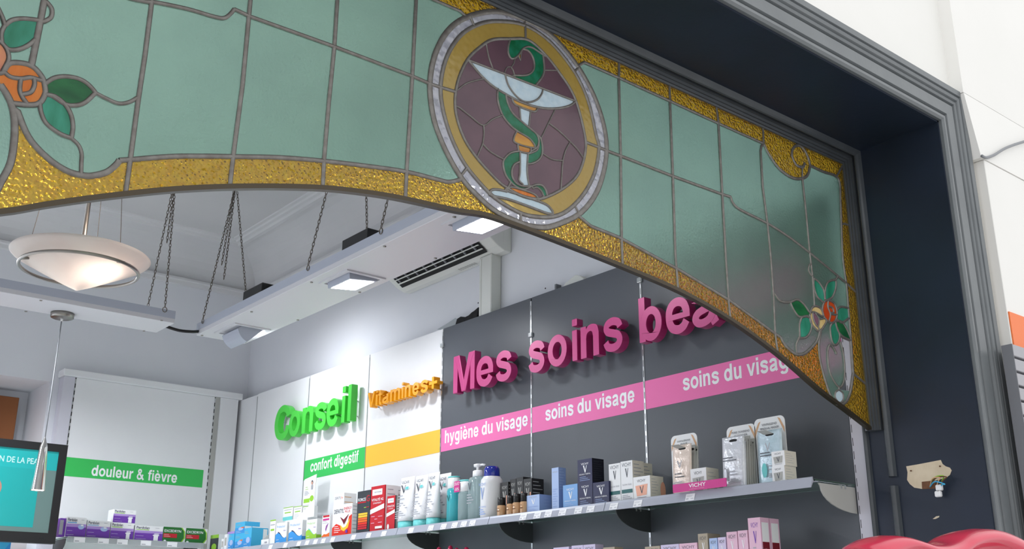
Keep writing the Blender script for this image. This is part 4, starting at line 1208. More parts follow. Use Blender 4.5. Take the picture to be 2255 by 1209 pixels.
for x_, y_ in ((hx, BY0), (hx2, BY1)):
    MB().tube([(x_ + .014 * math.cos(k * math.pi / 6), y_ - .006, ZA + .074 + .016 * math.sin(k * math.pi / 6)) for k in range(12)], .0025, 6, closed=True).build('hook_ring', 'chain_steel', hb)
    chain_mesh((x_, y_ - .006, ZA + .09), (hx + .03, BY0 + .14, ZC - .002)).build('chain', 'chain_steel', hb)
for x_ in (-2.2, -4.4): chain_mesh((BXe + x_, BY0 + .14, ZA + .075), (BXe + x_, BY0 + .14, ZC - .002)).build('chain', 'chain_steel', hb)
chain_mesh((hx + .02, BY0 + .14, ZC - .5), (hx + .028, BY0 + .14, ZC - .002)).build('loose_chain_end', 'chain_steel', hb)
cpts = [at(355, 723, z=ZA + .02), at(372, 728, z=ZA + .015), at(400, 733, z=ZA + .012), Vector((AX0 + .002, AY1 - .02, ZA + .03))]
cpts = [Vector((BXe - .03, BY0 + .15, ZA + .02)), Vector((BXe + .08, BY0 + .14, ZA + .0)), Vector((BXe + .17, AY1 - .05, ZA + .005)), Vector((AX0 - .002, AY1 - .03, ZA + .02))]
MB().tube(smooth(cpts, 6), .010, 8).build('black_cable', 'black_plastic', None, label='black cable linking the two hanging light boxes', cat='cable')

# ------------------------------------------------------------------ cone pendant with frosted bowl
PC = at(178, 572, y=3.752); cx_, cy_, zr = PC.x, PC.y, PC.z + .012
pd = thing('bowl_pendant', (cx_, cy_, zr - .14), 'glowing frosted cone-shaped bowl pendant with a steel ring', 'pendant lamp')
tipz = at(180, 643, y=3.76).z - zr
R0 = .238
pf = [(.004, tipz), (.03, tipz + .012)] + [(.03 + (R0 - .05) * k / 8, tipz + .012 + (-.028 - tipz) * (k / 8) ** 1.05) for k in range(1, 9)] + [(R0 - .008, -.008), (R0, .0), (R0 - .003, .003)]
inner_ = [(max(.002, r - .007), z + .006) for r, z in reversed(pf[:-2])]
MB().lathe(pf + inner_, (cx_, cy_, zr), 64, cap=False).build('glass_bowl', 'alabaster', pd)
rr = .200; rz = zr - .050
MB().tube([(cx_ + rr * math.cos(k * math.pi / 36), cy_ + rr * math.sin(k * math.pi / 36), rz) for k in range(72)], .0062, 8, closed=True).build('steel_ring', 'steel_brushed', pd)
for a in (1.0, 3.1, 5.2):
    MB().tube([(cx_ + (rr + .004) * math.cos(a), cy_ + (rr + .004) * math.sin(a), rz), (cx_ + (rr - .028) * math.cos(a), cy_ + (rr - .028) * math.sin(a), rz + .008)], .005, 8).build('ring_stud', 'steel_brushed', pd)
    MB().tube([(cx_ + (rr - .02) * math.cos(a), cy_ + (rr - .02) * math.sin(a), zr - .02), (cx_ + .03 * math.cos(a), cy_ + .03 * math.sin(a), ZC - .3)], .0012, 5).build('suspension_wire', 'chain_steel', pd)
MB().tube([(cx_, cy_, zr - .06), (cx_, cy_, ZC)], .0085, 10).build('rod', 'steel_brushed', pd)
MB().lathe([(.06, -.03), (.065, 0)], (cx_, cy_, ZC), 24).build('ceiling_rose', 'steel_brushed', pd)
bu = (cx_ + .055, cy_ - .085, zr - .030)
MB().lathe([(.004, -.018), (.014, -.012), (.018, 0), (.014, .012), (.004, .018)], bu, 12).build('bulb', 'bulb', pd)
li = bpy.data.lights.new('bulb_light', 'POINT'); li.energy = 2.4; li.color = (1, .87, .76); li.shadow_soft_size = .022
lo = bpy.data.objects.new('bulb_light', li); COL.objects.link(lo); lo.parent = pd; lo.location = Vector(bu) + Vector((0, 0, -.026)) - wloc(pd)

# ------------------------------------------------------------------ slim chrome pendant
q0 = at(138, 690, z=ZA); q0.y = min(max(q0.y, BY0 + .06), BY1 - .06)
cpd = thing('slim_pendant', (q0.x, q0.y, at(82, 1080, y=q0.y).z), 'slim chrome cone pendant hanging in front of the television', 'pendant lamp')
MB().lathe([(.058, -.032), (.066, -.028), (.068, 0)], (q0.x, q0.y, ZA), 28).build('canopy', 'steel_brushed', cpd)
MB().lathe([(.006, -.05), (.008, -.03)], (q0.x, q0.y, ZA), 10).build('cord_grip', 'cap_white', cpd)
zl1, zl0 = at(98, 962, y=q0.y).z, at(82, 1080, y=q0.y).z
MB().tube([(q0.x, q0.y, ZA - .03), (q0.x, q0.y, zl1)], .0035, 8).build('cord', 'grey_cable', cpd)
hgt = zl1 - zl0
MB().lathe([(.040, 0), (.039, .01), (.034, hgt * .3), (.028, hgt * .55), (.022, hgt * .80), (.018, hgt * .86), (.012, hgt * .9), (.004, hgt)], (q0.x, q0.y, zl0), 28, cap=False).build('shade', 'chrome', cpd)
MB().lathe([(.001, .006), (.034, .004)], (q0.x, q0.y, zl0), 24, cap=False).build('lens', 'bulb', cpd)

# ------------------------------------------------------------------ television
YT = 6.95
t1, t0 = at(149, 981, y=YT), at(118, 1198, y=YT)
TX1, TZ1, TZ0 = t1.x, t1.z, t0.z; TX0 = TX1 - 1.02
tv = thing('television', ((TX0 + TX1) / 2, YT, TZ0), 'black-framed wall television showing a teal slide', 'television')
bz = .048
MB().box(TX0, TX1, YT, YT + .06, TZ0, TZ1, .004).build('cabinet', 'black_plastic', tv)
mb = MB(); mb.box(TX0, TX0 + bz, YT - .012, YT, TZ0, TZ1); mb.box(TX1 - bz, TX1, YT - .012, YT, TZ0, TZ1); mb.box(TX0 + bz, TX1 - bz, YT - .012, YT, TZ1 - bz, TZ1); mb.box(TX0 + bz, TX1 - bz, YT - .012, YT, TZ0, TZ0 + bz * 1.3)
mb.build('bezel', 'black_plastic', tv)
sx0, sx1, sz0, sz1 = TX0 + bz, TX1 - bz, TZ0 + bz * 1.3, TZ1 - bz
scr = MB().box(sx0, sx1, YT - .003, YT, sz0, sz1).build('screen', 'screen_grey', tv)
zz1 = at(40, 1030, y=YT).z
MB().box(sx0, sx1, YT - .0036, YT - .003, zz1, sz1).build('title_band', 'screen_band', scr)
MB().box(sx0, at(80, 1100, y=YT).x, YT - .0036, YT - .003, at(40, 1160, y=YT).z, zz1).build('slide_area', 'screen_teal', scr)
mb = MB(); ta = at(0, 1010, y=YT).x; tb = at(86, 1018, y=YT).x
face_text(mb, 'N DE LA PEAU', ((ta + tb) / 2 + .008, YT - .004, at(40, 1013, y=YT).z), (1, 0, 0), (0, 0, 1), h=.036, w=(tb - ta) * 1.1, bold=.01); mb.build('title_lettering', 'screen_text', scr)
mb = MB(); c_ = at(-26, 1072, y=YT)
mb.prism([(c_.x + .075 * math.cos(k * math.pi / 10), YT - .0038, c_.z + .07 * math.sin(k * math.pi / 10)) for k in range(20)], (0, .0002, 0)); mb.build('picture', 'screen_peach', scr)
MB().box(TX1 - .10, TX1 - .07, YT - .013, YT - .012, TZ0 + .025, TZ0 + .035).build('standby_window', 'dark_slot', tv)
MB().box(TX0 + .4, TX0 + .6, YT + .06, YB, (TZ0 + TZ1) / 2 - .1, (TZ0 + TZ1) / 2 + .1).build('wall_mount', 'black_plastic', tv)

# ================================================================== GLASS SHELVES
XS = 3.222                                   # face of the price strips
ZSH = at(1768, 1052, x=XS).z - .004           # top of the glass
ZSL = ZSH - .335                              # shelf below
strip_tags = {0: [1520], 1: [1351, 1404], 2: [1152, 1183, 1207, 1238, 1273, 1300], 3: [907, 950, 978, 1002, 1022, 1041], 4: [717, 737, 782, 815, 848], 5: [603, 635, 664, 682, 700], 6: [490, 510, 530, 553, 572]}
def shelf_section(z, ya, yb, label, tags, left_bracket, right_bracket, group):
    t = thing('glass_shelf', (XP, (ya + yb) / 2, z), label, 'shelf', group)
    MB().box(XS + .014, XP - .004, ya + .003, yb - .003, z - .008, z, .001).build('glass_board', 'shelf_glass', t)
    prf = [(0, .006), (-.004, .004), (-.006, -.004), (-.016, -.030), (-.014, -.033), (.002, -.010), (.012, -.0085), (.03, -.0085), (.03, -.0105), (.004, -.0125)]
    mb = MB(); mb.prism([(XS + .012 + a, ya + .002, z + b) for a, b in prf], (0, yb - ya - .004, 0))
    st_ = mb.build('price_strip', 'strip_alu', t)
    for px in tags:
        y = at(px, 1100, x=XS).y
        w = .047
        q = [(XS + .012 - .0062, z - .0035), (XS + .012 - .0165, z - .0305)]
        m_ = MB(); m_.add([(q[0][0] - .0008, y + w / 2, q[0][1]), (q[1][0] - .0008, y + w / 2, q[1][1]), (q[1][0] - .0008, y - w / 2, q[1][1]), (q[0][0] - .0008, y - w / 2, q[0][1])], [(0, 1, 2, 3)])
        tg = m_.build('price_label', 'print_white', st_)
        m_ = MB()
        for (u0, u1, v0, v1) in ((.08, .36, .62, .86), (.60, .92, .66, .80), (.10, .8, .20, .26), (.10, .7, .36, .42)):
            f = lambda u, v: (q[0][0] + (q[1][0] - q[0][0]) * v - .0012, y + w / 2 - u * w, q[0][1] + (q[1][1] - q[0][1]) * v)
            m_.add([f(u0, v0), f(u0, v1), f(u1, v1), f(u1, v0)], [(0, 1, 2, 3)])
        m_.build('price_print', 'price_ink', t)
    for y in ([ya] if right_bracket else []) + ([yb] if left_bracket else []):
        yy = y + .006 if y == ya else y - .010
        bpf = [(XP - .004, z - .012), (XS + .05, z - .012), (XS + .06, z - .022)] + [(XP - .004 - (XP - .004 - XS - .06) * math.cos(k * math.pi / 16), z - .022 - .085 * math.sin(k * math.pi / 16)) for k in range(1, 9)]
        b_ = MB().prism([(a, yy, b) for a, b in bpf], (0, .005, 0)).build('bracket', 'grey_card' if (y == ya and right_bracket) else 'bracket_dark', t)  # end bracket in paler grey, the light falling on it put into its colour
        for dx in (.07, .095):
            MB().box(XP - dx, XP - dx + .006, yy - .003, yy + .008, z - .022, z - .009).build('glass_clip', 'clip_plastic', b_)
    return t


nmz = {0: 'upper glass shelf nearest the portal with the mask displays', 1: 'upper glass shelf carrying the navy and white cartons', 2: 'upper glass shelf carrying the spray can and black cartons', 3: 'upper glass shelf carrying the white tubes',
       4: 'upper glass shelf carrying the vitamin cartons', 5: 'upper glass shelf carrying the probiotic cartons'}
for k in range(6):
    shelf_section(ZSH, YE[k], YE[k + 1], nmz[k], strip_tags[k], True, k == 0, 'upper right wall shelves')
shelf_section(ZSH, YE[6], YBP - .02, 'short upper glass shelf in the far corner', [490, 510], False, False, 'upper right wall shelves')
for k in range(4):
    shelf_section(ZSL, YE[k], YE[k + 1], ['lower glass shelf nearest the portal', 'lower glass shelf below the navy cartons', 'lower glass shelf below the spray can', 'lower glass shelf below the white tubes'][k], [], True, k == 0, 'lower right wall shelves')

# ================================================================== PACKAGING
U_R, U_B, VZ = Vector((0, -1, 0)), Vector((1, 0, 0)), Vector((0, 0, 1))


class Face:
    """unit square on a carton face: u left to right, v bottom to top, as a viewer sees it"""
    def __init__(s, org, u, v, w, h):
        s.o = Vector(org); s.u = u; s.v = v; s.w = w; s.h = h; s.n = u.cross(v)

    def p(s, a, b, lift): return s.o + s.u * (a * s.w) + s.v * (b * s.h) + s.n * lift


def decorate(face, spec, parent):
    lay = 1
    acc = {}
    for it in spec:
        kind, mname = it[0], it[1]
        lift = .0003 * lay
        mb = MB()
        if kind == 'r':
            _, _, u0, u1, v0, v1 = it
            mb.add([face.p(u0, v0, lift), face.p(u1, v0, lift), face.p(u1, v1, lift), face.p(u0, v1, lift)], [(0, 1, 2, 3)]); nm = 'printed_patch'
        elif kind == 'p':
            q = [face.p(a, b, lift) for a, b in it[2]]
            tr = tessellate_polygon([q])
            fs = [tuple(t) if (q[t[1]] - q[t[0]]).cross(q[t[2]] - q[t[0]]).dot(face.n) > 0 else tuple(t)[::-1] for t in tr]
            mb.add(q, fs); nm = 'printed_shape'
        elif kind == 'e':
            _, _, cu, cv, ru, rv = it
            mb.add([face.p(cu + ru * math.cos(k * math.pi / 8), cv + rv * math.sin(k * math.pi / 8), lift) for k in range(16)], [tuple(range(16))]); nm = 'printed_shape'
        elif kind == 't':
            _, _, s, cu, cv, wu, hv = it[:7]
            face_text(mb, s, face.p(cu, cv, lift), face.u, face.v, h=None if hv is None else hv * face.h, w=None if wu is None else wu * face.w, bold=it[7] if len(it) > 7 else .0, lift=0); nm = 'lettering'
        elif kind == 'l':   # lines of small print
            _, _, u0, u1, v0, v1, n = it
            for k in range(n):
                vv = v1 + (v0 - v1) * (k / max(1, n - 1)); ue = u0 + (u1 - u0) * (.6 + .4 * ((k * 7) % 5) / 4)
                mb.add([face.p(u0, vv, lift), face.p(ue, vv, lift), face.p(ue, vv + .018, lift), face.p(u0, vv + .018, lift)], [(0, 1, 2, 3)])
            nm = 'small_print'
        o = mb.build(nm, mname, parent, kind='stuff' if kind == 'l' else None)
        lay += 1


def carton(label, pl, pr, pt, mname, front=(), side=(), xf=3.262, depth=.07, zb=None, group=None, pb=None, cat='carton', side_mat=None, name='carton', py=None):
    """carton on the right wall shelf: front edge pixels left/right, top pixel; front faces the aisle"""
    zb = ZSH if zb is None else zb
    ym = (py if py else (pt + 25))
    y1, y0 = at(pl, ym, x=xf).y, at(pr, ym, x=xf).y
    zt = at((pl + pr) / 2, pt, x=xf).z
    o = MB().box(xf, xf + depth, y0, y1, zb, zt).build(name, mname, None, origin=(xf + depth / 2, (y0 + y1) / 2, zb), label=label, cat=cat, group=group)
    if front: decorate(Face((xf, y1, zb), U_R, VZ, y1 - y0, zt - zb), front, o)
    sd = list(side)
    if side_mat: sd = [('r', side_mat, .0, 1, 0, 1)] + sd
    if sd: decorate(Face((xf, y0, zb), U_B, VZ, depth, zt - zb), sd, o)
    return o, zt


def vichy(c1='ink', c2='ink', t=.88, v=.62, tw=.62, vh=.26, extra=()):
    return [('t', c1, 'VICHY', .5, t, tw, .09 if vh > .2 else .08), ('p', c2, [(.38, v + vh / 2), (.46, v + vh / 2), (.53, v - vh * .22), (.60, v + vh / 2), (.64, v + vh / 2), (.545, v - vh / 2), (.50, v - vh / 2)])] + list(extra)


G1 = 'products on the upper right wall shelf'
SP = [('l', 'ink_light', .1, .9, .15, .85, 9)]
NAVX = [('t', 'print_white', 'AQUALIA THERMAL', .5, .36, .78, .07), ('l', 'pale_blue2', .15, .85, .10, .24, 3)]
# --- far end, right to left in depth
carton('small green and grey carton at the far end of the upper shelf', 462, 480, 1178, 'charcoal', [('r', 'lime', 0, 1, .8, 1), ('e', 'lime', .5, .3, .3, .2)], depth=.08, group=G1, xf=3.27, side_mat='card_white')
carton('slim white carton beside the small green carton', 486, 491, 1187, 'card_white', [('r', 'grey_card', .2, .8, .3, .8)], depth=.02, group=G1, xf=3.25)
carton('taller slim white carton left of the light blue stack', 493, 499, 1177, 'card_white', [('r', 'grey_card', .2, .8, .3, .8)], depth=.02, group=G1, xf=3.25)
BW = [('r', 'blue', 0, 1, 0, .5), ('l', 'grey_card', .12, .8, .72, .80, 2), ('e', 'pale_blue', .6, .4, .25, .15), ('l', 'card_white', .1, .8, .08, .2, 2)]
carton('light blue carton with a violet top edge at the left of the blue stack', 500, 515, 1171, 'cyan_box', BW + [('r', 'violet_light', 0, 1, .88, 1)], depth=.06, group=G1)
o_, zt_ = carton('light blue carton at the bottom of the blue stack', 516, 535, 1175, 'cyan_box', BW + [('p', 'orange', [(.5, .55), (.9, .6), (.9, .5)])], depth=.07, group=G1)
carton('light blue carton on top of the blue stack', 517, 538, 1150, 'cyan_box', BW + [('p', 'orange', [(.5, .5), (.95, .55), (.9, .42)])], depth=.11, group=G1, zb=zt_, side=[('r', 'card_white', 0, .45, 0, .6), ('r', 'card_white', .5, 1, 0, .6)])
carton('taller light blue carton right of the blue stack', 536, 553, 1163, 'cyan_box', BW, depth=.12, group=G1, side=[('r', 'card_white', .7, .95, .05, .95)])
# white display tray and probiotic cartons
tr = thing('display_tray', (3.30, at(586, 1183, x=3.25).y, ZSH), 'low white cardboard display tray with a slanted side', 'display tray')
ya, yb = at(576, 1180, x=3.25).y, at(592, 1180, x=3.25).y
MB().box(3.25, 3.254, yb, ya, ZSH, ZSH + .040).build('tray_front', 'card_white', tr)
MB().prism([(3.254, ya - .003, ZSH), (3.325, ya - .003, ZSH), (3.325, ya - .003, ZSH + .10), (3.254, ya - .003, ZSH + .04)], (0, .003, 0)).build('tray_side', 'card_white', tr)
MB().prism([(3.254, yb, ZSH), (3.325, yb, ZSH), (3.325, yb, ZSH + .10), (3.254, yb, ZSH + .04)], (0, .003, 0)).build('tray_side', 'card_white', tr)
MB().box(3.2495, 3.25, yb + .02, ya - .05, ZSH + .015, ZSH + .026).build('lettering', 'ink_light', tr)
ALF = [('r', 'lime', .15, .8, .56, .64), ('r', 'ink_light', .1, .88, .78, .82), ('r', 'lime', 0, 1, .95, 1)]
o_, z1_ = carton('white and green carton standing in the low tray', 594, 606, 1145, 'card_white', ALF, xf=3.262, depth=.05, group=G1)
PB = lambda c: [('t', c if c == 'lime' else 'blue', 'Probactiol', .45, .82, .72, .11), ('r', c, 0, 1, 0, .24), ('p', c, [(0, .2)] + [(k / 14, .40 + .13 * math.sin(.35 + k / 14 * 5.4)) for k in range(15)] + [(1, .2)]), ('p', 'navy' if c == 'blue' else 'teal', [(k / 14, .40 + .13 * math.sin(.35 + k / 14 * 5.4) - .002) for k in range(3, 12)] + [(k / 14, .43 + .15 * math.sin(.35 + k / 14 * 5.4)) for k in range(11, 2, -1)]), ('t', 'violet', 'duo', .82, .62, .2, .07), ('l', 'card_white', .1, .5, .08, .2, 2)]
carton('white carton with a blue wave, far one of the pair', 607, 631, 1151, 'card_white', PB('blue'), depth=.06, group=G1)
carton('white carton with a blue wave, near one of the pair', 636, 665, 1147, 'card_white', PB('blue'), depth=.06, group=G1, side=[('r', 'blue', 0, 1, 0, .26)])
carton('white carton with a lime green wave beside the blue-wave cartons', 674, 697, 1144, 'card_white', PB('lime'), depth=.06, group=G1, side=[('r', 'lime', 0, 1, 0, .26)])
# second tier on a riser
rz_ = at(640, 1147, x=3.36).z
rb = MB().box(3.33, 3.45, at(686, 1150, x=3.36).y, at(620, 1150, x=3.36).y, ZSH + .0005, rz_).build('riser_box', 'card_white', None, label='plain white riser box behind the wave cartons', cat='box')
carton('white green-lettered carton on the riser, far one of three', 623, 644, 1117, 'card_white', ALF + [('r', 'teal', .0, 1, 0, .3)], xf=3.345, depth=.05, zb=rz_, group=G1)
carton('white green-lettered carton on the riser, middle of three', 646, 664, 1115, 'card_white', ALF + [('l', 'ink_light', .1, .9, .1, .4, 4)], xf=3.345, depth=.05, zb=rz_, group=G1)
carton('white green-lettered carton on the riser, near one of three', 666, 683, 1115, 'card_white', ALF + [('l', 'ink_light', .1, .9, .1, .4, 4)], xf=3.345, depth=.05, zb=rz_, group=G1)
ya, yb = at(650, 1140, x=3.335).y, at(690, 1140, x=3.335).y
MB().prism([(3.338, ya, rz_ + .0), (3.338, yb, rz_ + .0), (3.338, yb, rz_ + .105)], (.004, 0, 0)).build('tray_flap', 'card_white', None, label='white triangular tray flap leaning in front of the riser cartons', cat='tray flap')
# leaflet
xl_ = 3.40
lf = [at(a, b, x=xl_) for a, b in ((671, 1056), (697, 1044), (691, 1110), (667, 1112))]
lt = MB().prism(lf, (.003, 0, 0)).build('leaflet', 'card_white', None, origin=lf[3], label='upright white and green leaflet standing below the confort digestif band', cat='leaflet')
fc = Face(lf[3], U_R, VZ, lf[3].y - lf[2].y, lf[0].z - lf[3].z)
decorate(fc, [('r', 'lime', .05, .6, .06, .22), ('e', 'lime', .78, .2, .18, .12), ('l', 'lime', .15, .5, .58, .66, 2), ('l', 'ink_light', .1, .55, .36, .5, 4), ('e', 'ink', .75, .82, .09, .09), ('e', 'peach', .75, .80, .055, .06), ('r', 'ink_light', .68, .84, .55, .72)], lt)
# pink box, energy cartons
carton('small white and pink carton with a dark red bird', 709, 726, 1135, 'card_white', [('p', 'orange', [(0, 0), (1, 0), (1, .25), (.6, .18), (.3, .2), (0, .1)]), ('r', 'magenta', .1, .9, .78, .86), ('r', 'red', .1, .9, .92, 1), ('p', 'purple', [(.45, .4), (.55, .55), (.85, .66), (.65, .45), (.55, .3)]), ('l', 'ink_light', .1, .9, .66, .74, 2)], depth=.05, group=G1)
o_, zl_ = carton('small orange-splash carton partly hidden behind the energy carton', 727, 732, 1137, 'card_white', [('r', 'dark_red', 0, .8, .05, .3), ('e', 'orange', .5, .6, .4, .2), ('r', 'purple', 0, .5, .82, 1)], xf=3.285, depth=.05, group=G1)
carton('white carton with an orange burst standing behind the energy carton', 735, 757, 1087, 'card_white', [('t', 'ink', 'DEFATYL', .4, .9, .6, .06), ('t', 'orange', 'Fer', .82, .9, .2, .05), ('e', 'orange', .5, .52, .34, .16), ('e', 'card_white', .5, .52, .26, .11), ('p', 'flame', [(.2, .58), (.45, .5), (.8, .62), (.6, .46), (.5, .4), (.4, .46)]), ('r', 'dark_red', 0, .3, 0, .3)], xf=3.325, depth=.085, group=G1, side=[('l', 'tan', .05, .95, .1, .9, 8)])
carton('white and red energy carton with a yellow arc and a red figure', 733, 775, 1111, 'card_white', [('p', 'flame', [(0, 0), (1, 0), (1, .66), (.85, .60), (.80, .35), (.55, .22), (.4, .36), (.2, .42), (0, .3)]), ('p', 'yellow', [(.42, .38), (.46, .22), (.62, .16), (.82, .26), (.92, .55), (.82, .44), (.7, .3), (.56, .27)]),
       ('t', 'ink', 'DEFATYL', .32, .80, .5, .13, .01), ('t', 'flame', 'ENERGY', .78, .86, .4, .08), ('t', 'flame', 'PLUS', .78, .76, .26, .07), ('p', 'dark_red', [(.4, .62), (.6, .52), (.85, .68), (.7, .46), (.62, .36), (.54, .46)]), ('l', 'card_white', .12, .45, .14, .32, 4), ('r', 'orange', .7, 1, 0, .05), ('r', 'violet', .72, .82, .10, .2)], depth=.055, group=G1, side=[('l', 'ink_light', .1, .9, .1, .9, 8)])
carton('dark grey Force G carton with an orange bar chart', 787, 815, 1081, 'charcoal', [('t', 'print_white', 'FORCE', .36, .80, .6, .07, .01), ('t', 'red', 'G', .84, .81, .26, .15, .01), ('r', 'red', .05, .7, .72, .75), ('r', 'lime', .55, .72, .60, .615), ('r', 'red', .72, .95, .60, .615)] + [('r', c, .15, .85, .44 - .055 * k, .485 - .055 * k) for k, c in enumerate(('yellow', 'yellow', 'orange', 'orange', 'flame', 'red', 'red'))], depth=.055, group=G1)
VIT = [('r', 'card_white', .1, .82, .80, .93), ('t', 'ink', 'FORTE PHARMA', .5, .865, .5, .03), ('t', 'print_white', 'VITALITÉ 4G', .5, .71, .84, .07, .01), ('t', 'print_white', 'DYNAMISANT', .5, .63, .6, .035), ('p', 'card_white', [(0, .40), (1, .50), (1, .60), (0, .50)])] + [('r', 'rose', a, b, c, c + .012) for a, b, c in ((.1, .35, .34), (.6, .9, .33), (.35, .55, .28), (.1, .35, .2), (.62, .9, .2))] + [('r', 'card_white', .42, .92, .08, .13)]
carton('tall red Vitalité 4G carton', 817, 847, 1070, 'red', VIT, depth=.09, group=G1, side=[('r', 'card_white', .08, 1, .02, 1), ('l', 'ink_light', .2, .9, .2, .9, 8)])
carton('smaller red Vitalité 4G carton beside the tall one', 852, 870, 1092, 'red', VIT[:5] + [('e', 'card_white', .25, .12, .12, .08)], depth=.06, group=G1, side=[('r', 'charcoal', 0, .12, 0, 1), ('r', 'grey_card', .12, 1, 0, 1)])
carton('red carton standing half hidden behind the small Vitalité carton', 862, 870, 1071, 'red', [], xf=3.345, depth=.09, group=G1, side=[('r', 'card_white', .05, 1, 0, 1), ('l', 'ink_light', .2, .9, .2, .9, 8)])


# tubes, bottles
def tube_pack(label, pl, pr, pt, xf=3.285):
    ym = pt + 60
    y1, y0 = at(pl, ym, x=xf).y, at(pr, ym, x=xf).y
    yc, w = (y0 + y1) / 2, (y1 - y0); zt = at((pl + pr) / 2, pt + 3, x=xf).z; h = zt - ZSH
    t = thing('cream_tube', (xf, yc, ZSH), label, 'tube', 'white cleanser tubes')
    capz = .040
    MB().lathe([(w * .40, 0), (w * .41, .003), (w * .41, capz)], (xf, yc, ZSH), 20, sx=.82).build('cap', 'teal', t)
    mb = MB(); n = 24; vs = []; fs = []; L_ = 9
    for i in range(L_ + 1):
        f = i / L_; z = ZSH + capz + .002 + (h - capz - .002) * f
        rx = (w * .40) * (1 - f) ** .8 * .85 + .0016; ry = w * .44 + (w * .5 - w * .44) * f
        for k in range(n):
            a = 2 * math.pi * k / n; vs.append((xf + rx * math.cos(a), yc + ry * math.sin(a), z))
    for i in range(L_):
        for k in range(n): l = (k + 1) % n; fs.append((i * n + k, i * n + l, (i + 1) * n + l, (i + 1) * n + k))
    fs += [tuple(range(n))[::-1], tuple(L_ * n + k for k in range(n))]
    mb.add(vs, fs, True); b = mb.build('tube_body', 'tube_white', t)
    # prints follow the front of the tube
    def fr(v):
        f = (v * h - capz) / (h - capz); return (w * .40) * max(0, 1 - f) ** .8 * .85 + .0016
    def F(v): return Face((xf - fr(v) - .0008, yc + w / 2, ZSH), U_R, VZ, w, h)
    decorate(F(.86), [('t', 'ink', 'VICHY', .46, .90, .55, .06)], b)
    decorate(F(.70), [('p', 'ink', [(.26, .84), (.36, .84), (.46, .72), (.56, .84), (.60, .84), (.46, .68), (.44, .68)]), ('p', 'teal', [(.54, .75), (.60, .80), (.80, .80), (.76, .75)])], b)
    decorate(F(.48), [('l', 'ink_light', .18, .75, .56, .62, 2), ('l', 'ink_light', .12, .85, .34, .48, 4)], b)
    decorate(F(.26), [('l', 'ink_light', .12, .85, .20, .32, 4)], b)
    return t


for i, (a, b, c) in enumerate(((882, 913, 1048), (915, 943, 1044), (943, 968, 1038), (966, 993, 1040))):
    tube_pack(['white cleanser tube with teal cap, farthest of the four', 'white cleanser tube with teal cap, second from the red cartons', 'white cleanser tube with teal cap, third from the red cartons', 'white cleanser tube with teal cap, next to the teal bottle'][i], a, b, c, (3.285, 3.285, 3.278, 3.352)[i])


def bottle(name, label, pc, wpx, pt, profile, body, cap, xf=3.30, capprof=None, extra=None, sx=.7, cat='bottle'):
    c = at(pc, pt + 50, x=xf); w = at(pc - wpx / 2, pt + 50, x=xf).y - at(pc + wpx / 2, pt + 50, x=xf).y
    h = at(pc, pt, x=xf).z - ZSH
    t = thing(name, (xf, c.y, ZSH), label, cat, 'bottles on the upper shelf')
    MB().lathe([(r * w / 2, z * h) for r, z in profile], (xf, c.y, ZSH), 28, sx=sx).build('bottle_body', body, t)
    if capprof: MB().lathe([(r * w / 2, z * h) for r, z in capprof], (xf, c.y, ZSH), 24, sx=sx if cap != 'cap_blue' else 1).build('cap', cap, t)
    return t, w, h, c


t, w, h, c = bottle('toner_bottle', 'teal toner bottle with a white flip cap', 999, 22, 1050, [(.0, .0), (.9, 0), (1, .02), (1, .70), (.9, .74)], 'bottle_teal', 'cap_white', capprof=[(.86, .745), (.90, .75), (.88, .97), (.5, 1.0)])
MB().lathe([(.9 * w / 2, h * .97), (.88 * w / 2, h * 1.0)], (3.30, c.y, ZSH), 24, sx=.7).build('cap_lid', 'teal', t)
decorate(Face((3.30 - w * .36, c.y + w / 2, ZSH), U_R, VZ, w, h), [('p', 'teal_dark', [(.3, .6), (.38, .6), (.47, .5), (.56, .6), (.6, .6), (.48, .47), (.46, .47)])], t)
t, w, h, c = bottle('water_bottle', 'clear lotion bottle with a pink discount sticker', 1024, 23, 1058, [(.0, .0), (.9, 0), (1, .02), (1, .68), (.9, .72)], 'bottle_clear', 'cap_white', capprof=[(.86, .725), (.92, .73), (.92, 1.0)])
MB().lathe([(.93 * w / 2, h * .96), (.93 * w / 2, h * 1.003)], (3.30, c.y, ZSH), 24, sx=.7).build('cap_lid', 'teal', t)
fc = Face((3.30 - w * .37, c.y + w / 2, ZSH), U_R, VZ, w, h)
decorate(fc, [('r', 'magenta', -.08, .45, .72, .98), ('t', 'print_white', 'DUO', .18, .92, .42, .07), ('t', 'print_white', '-50%', .18, .79, .42, .07)], t)
t, w, h, c = bottle('pump_bottle', 'tall clear pump bottle with a white pump head', 1052, 32, 1022, [(.0, .0), (.92, 0), (1, .02), (.98, .70), (.85, .755), (.5, .775)], 'bottle_clear', 'cap_white', capprof=[(.52, .775), (.54, .78), (.52, .875), (.44, .885), (.16, .89), (.16, .945), (.42, .95), (.44, .995), (.3, 1.0)])
MB().tube([(3.30, c.y, ZSH + h * .975), (3.30, c.y - w * .30, ZSH + h * .975), (3.30, c.y - w * .5, ZSH + h * .96)], h * .020, 10).build('pump_spout', 'cap_white', t)
MB().tube([(3.30, c.y, ZSH + h * .05), (3.30, c.y, ZSH + h * .77)], .0025, 8).build('dip_tube', 'cap_white', t)
decorate(Face((3.30 - w * .37, c.y + w / 2, ZSH), U_R, VZ, w, h), [('p', 'ink', [(.3, .66), (.36, .66), (.42, .56), (.5, .66), (.54, .66), (.43, .53), (.41, .53)]), ('l', 'ink_light', .25, .7, .3, .44, 4)], t)
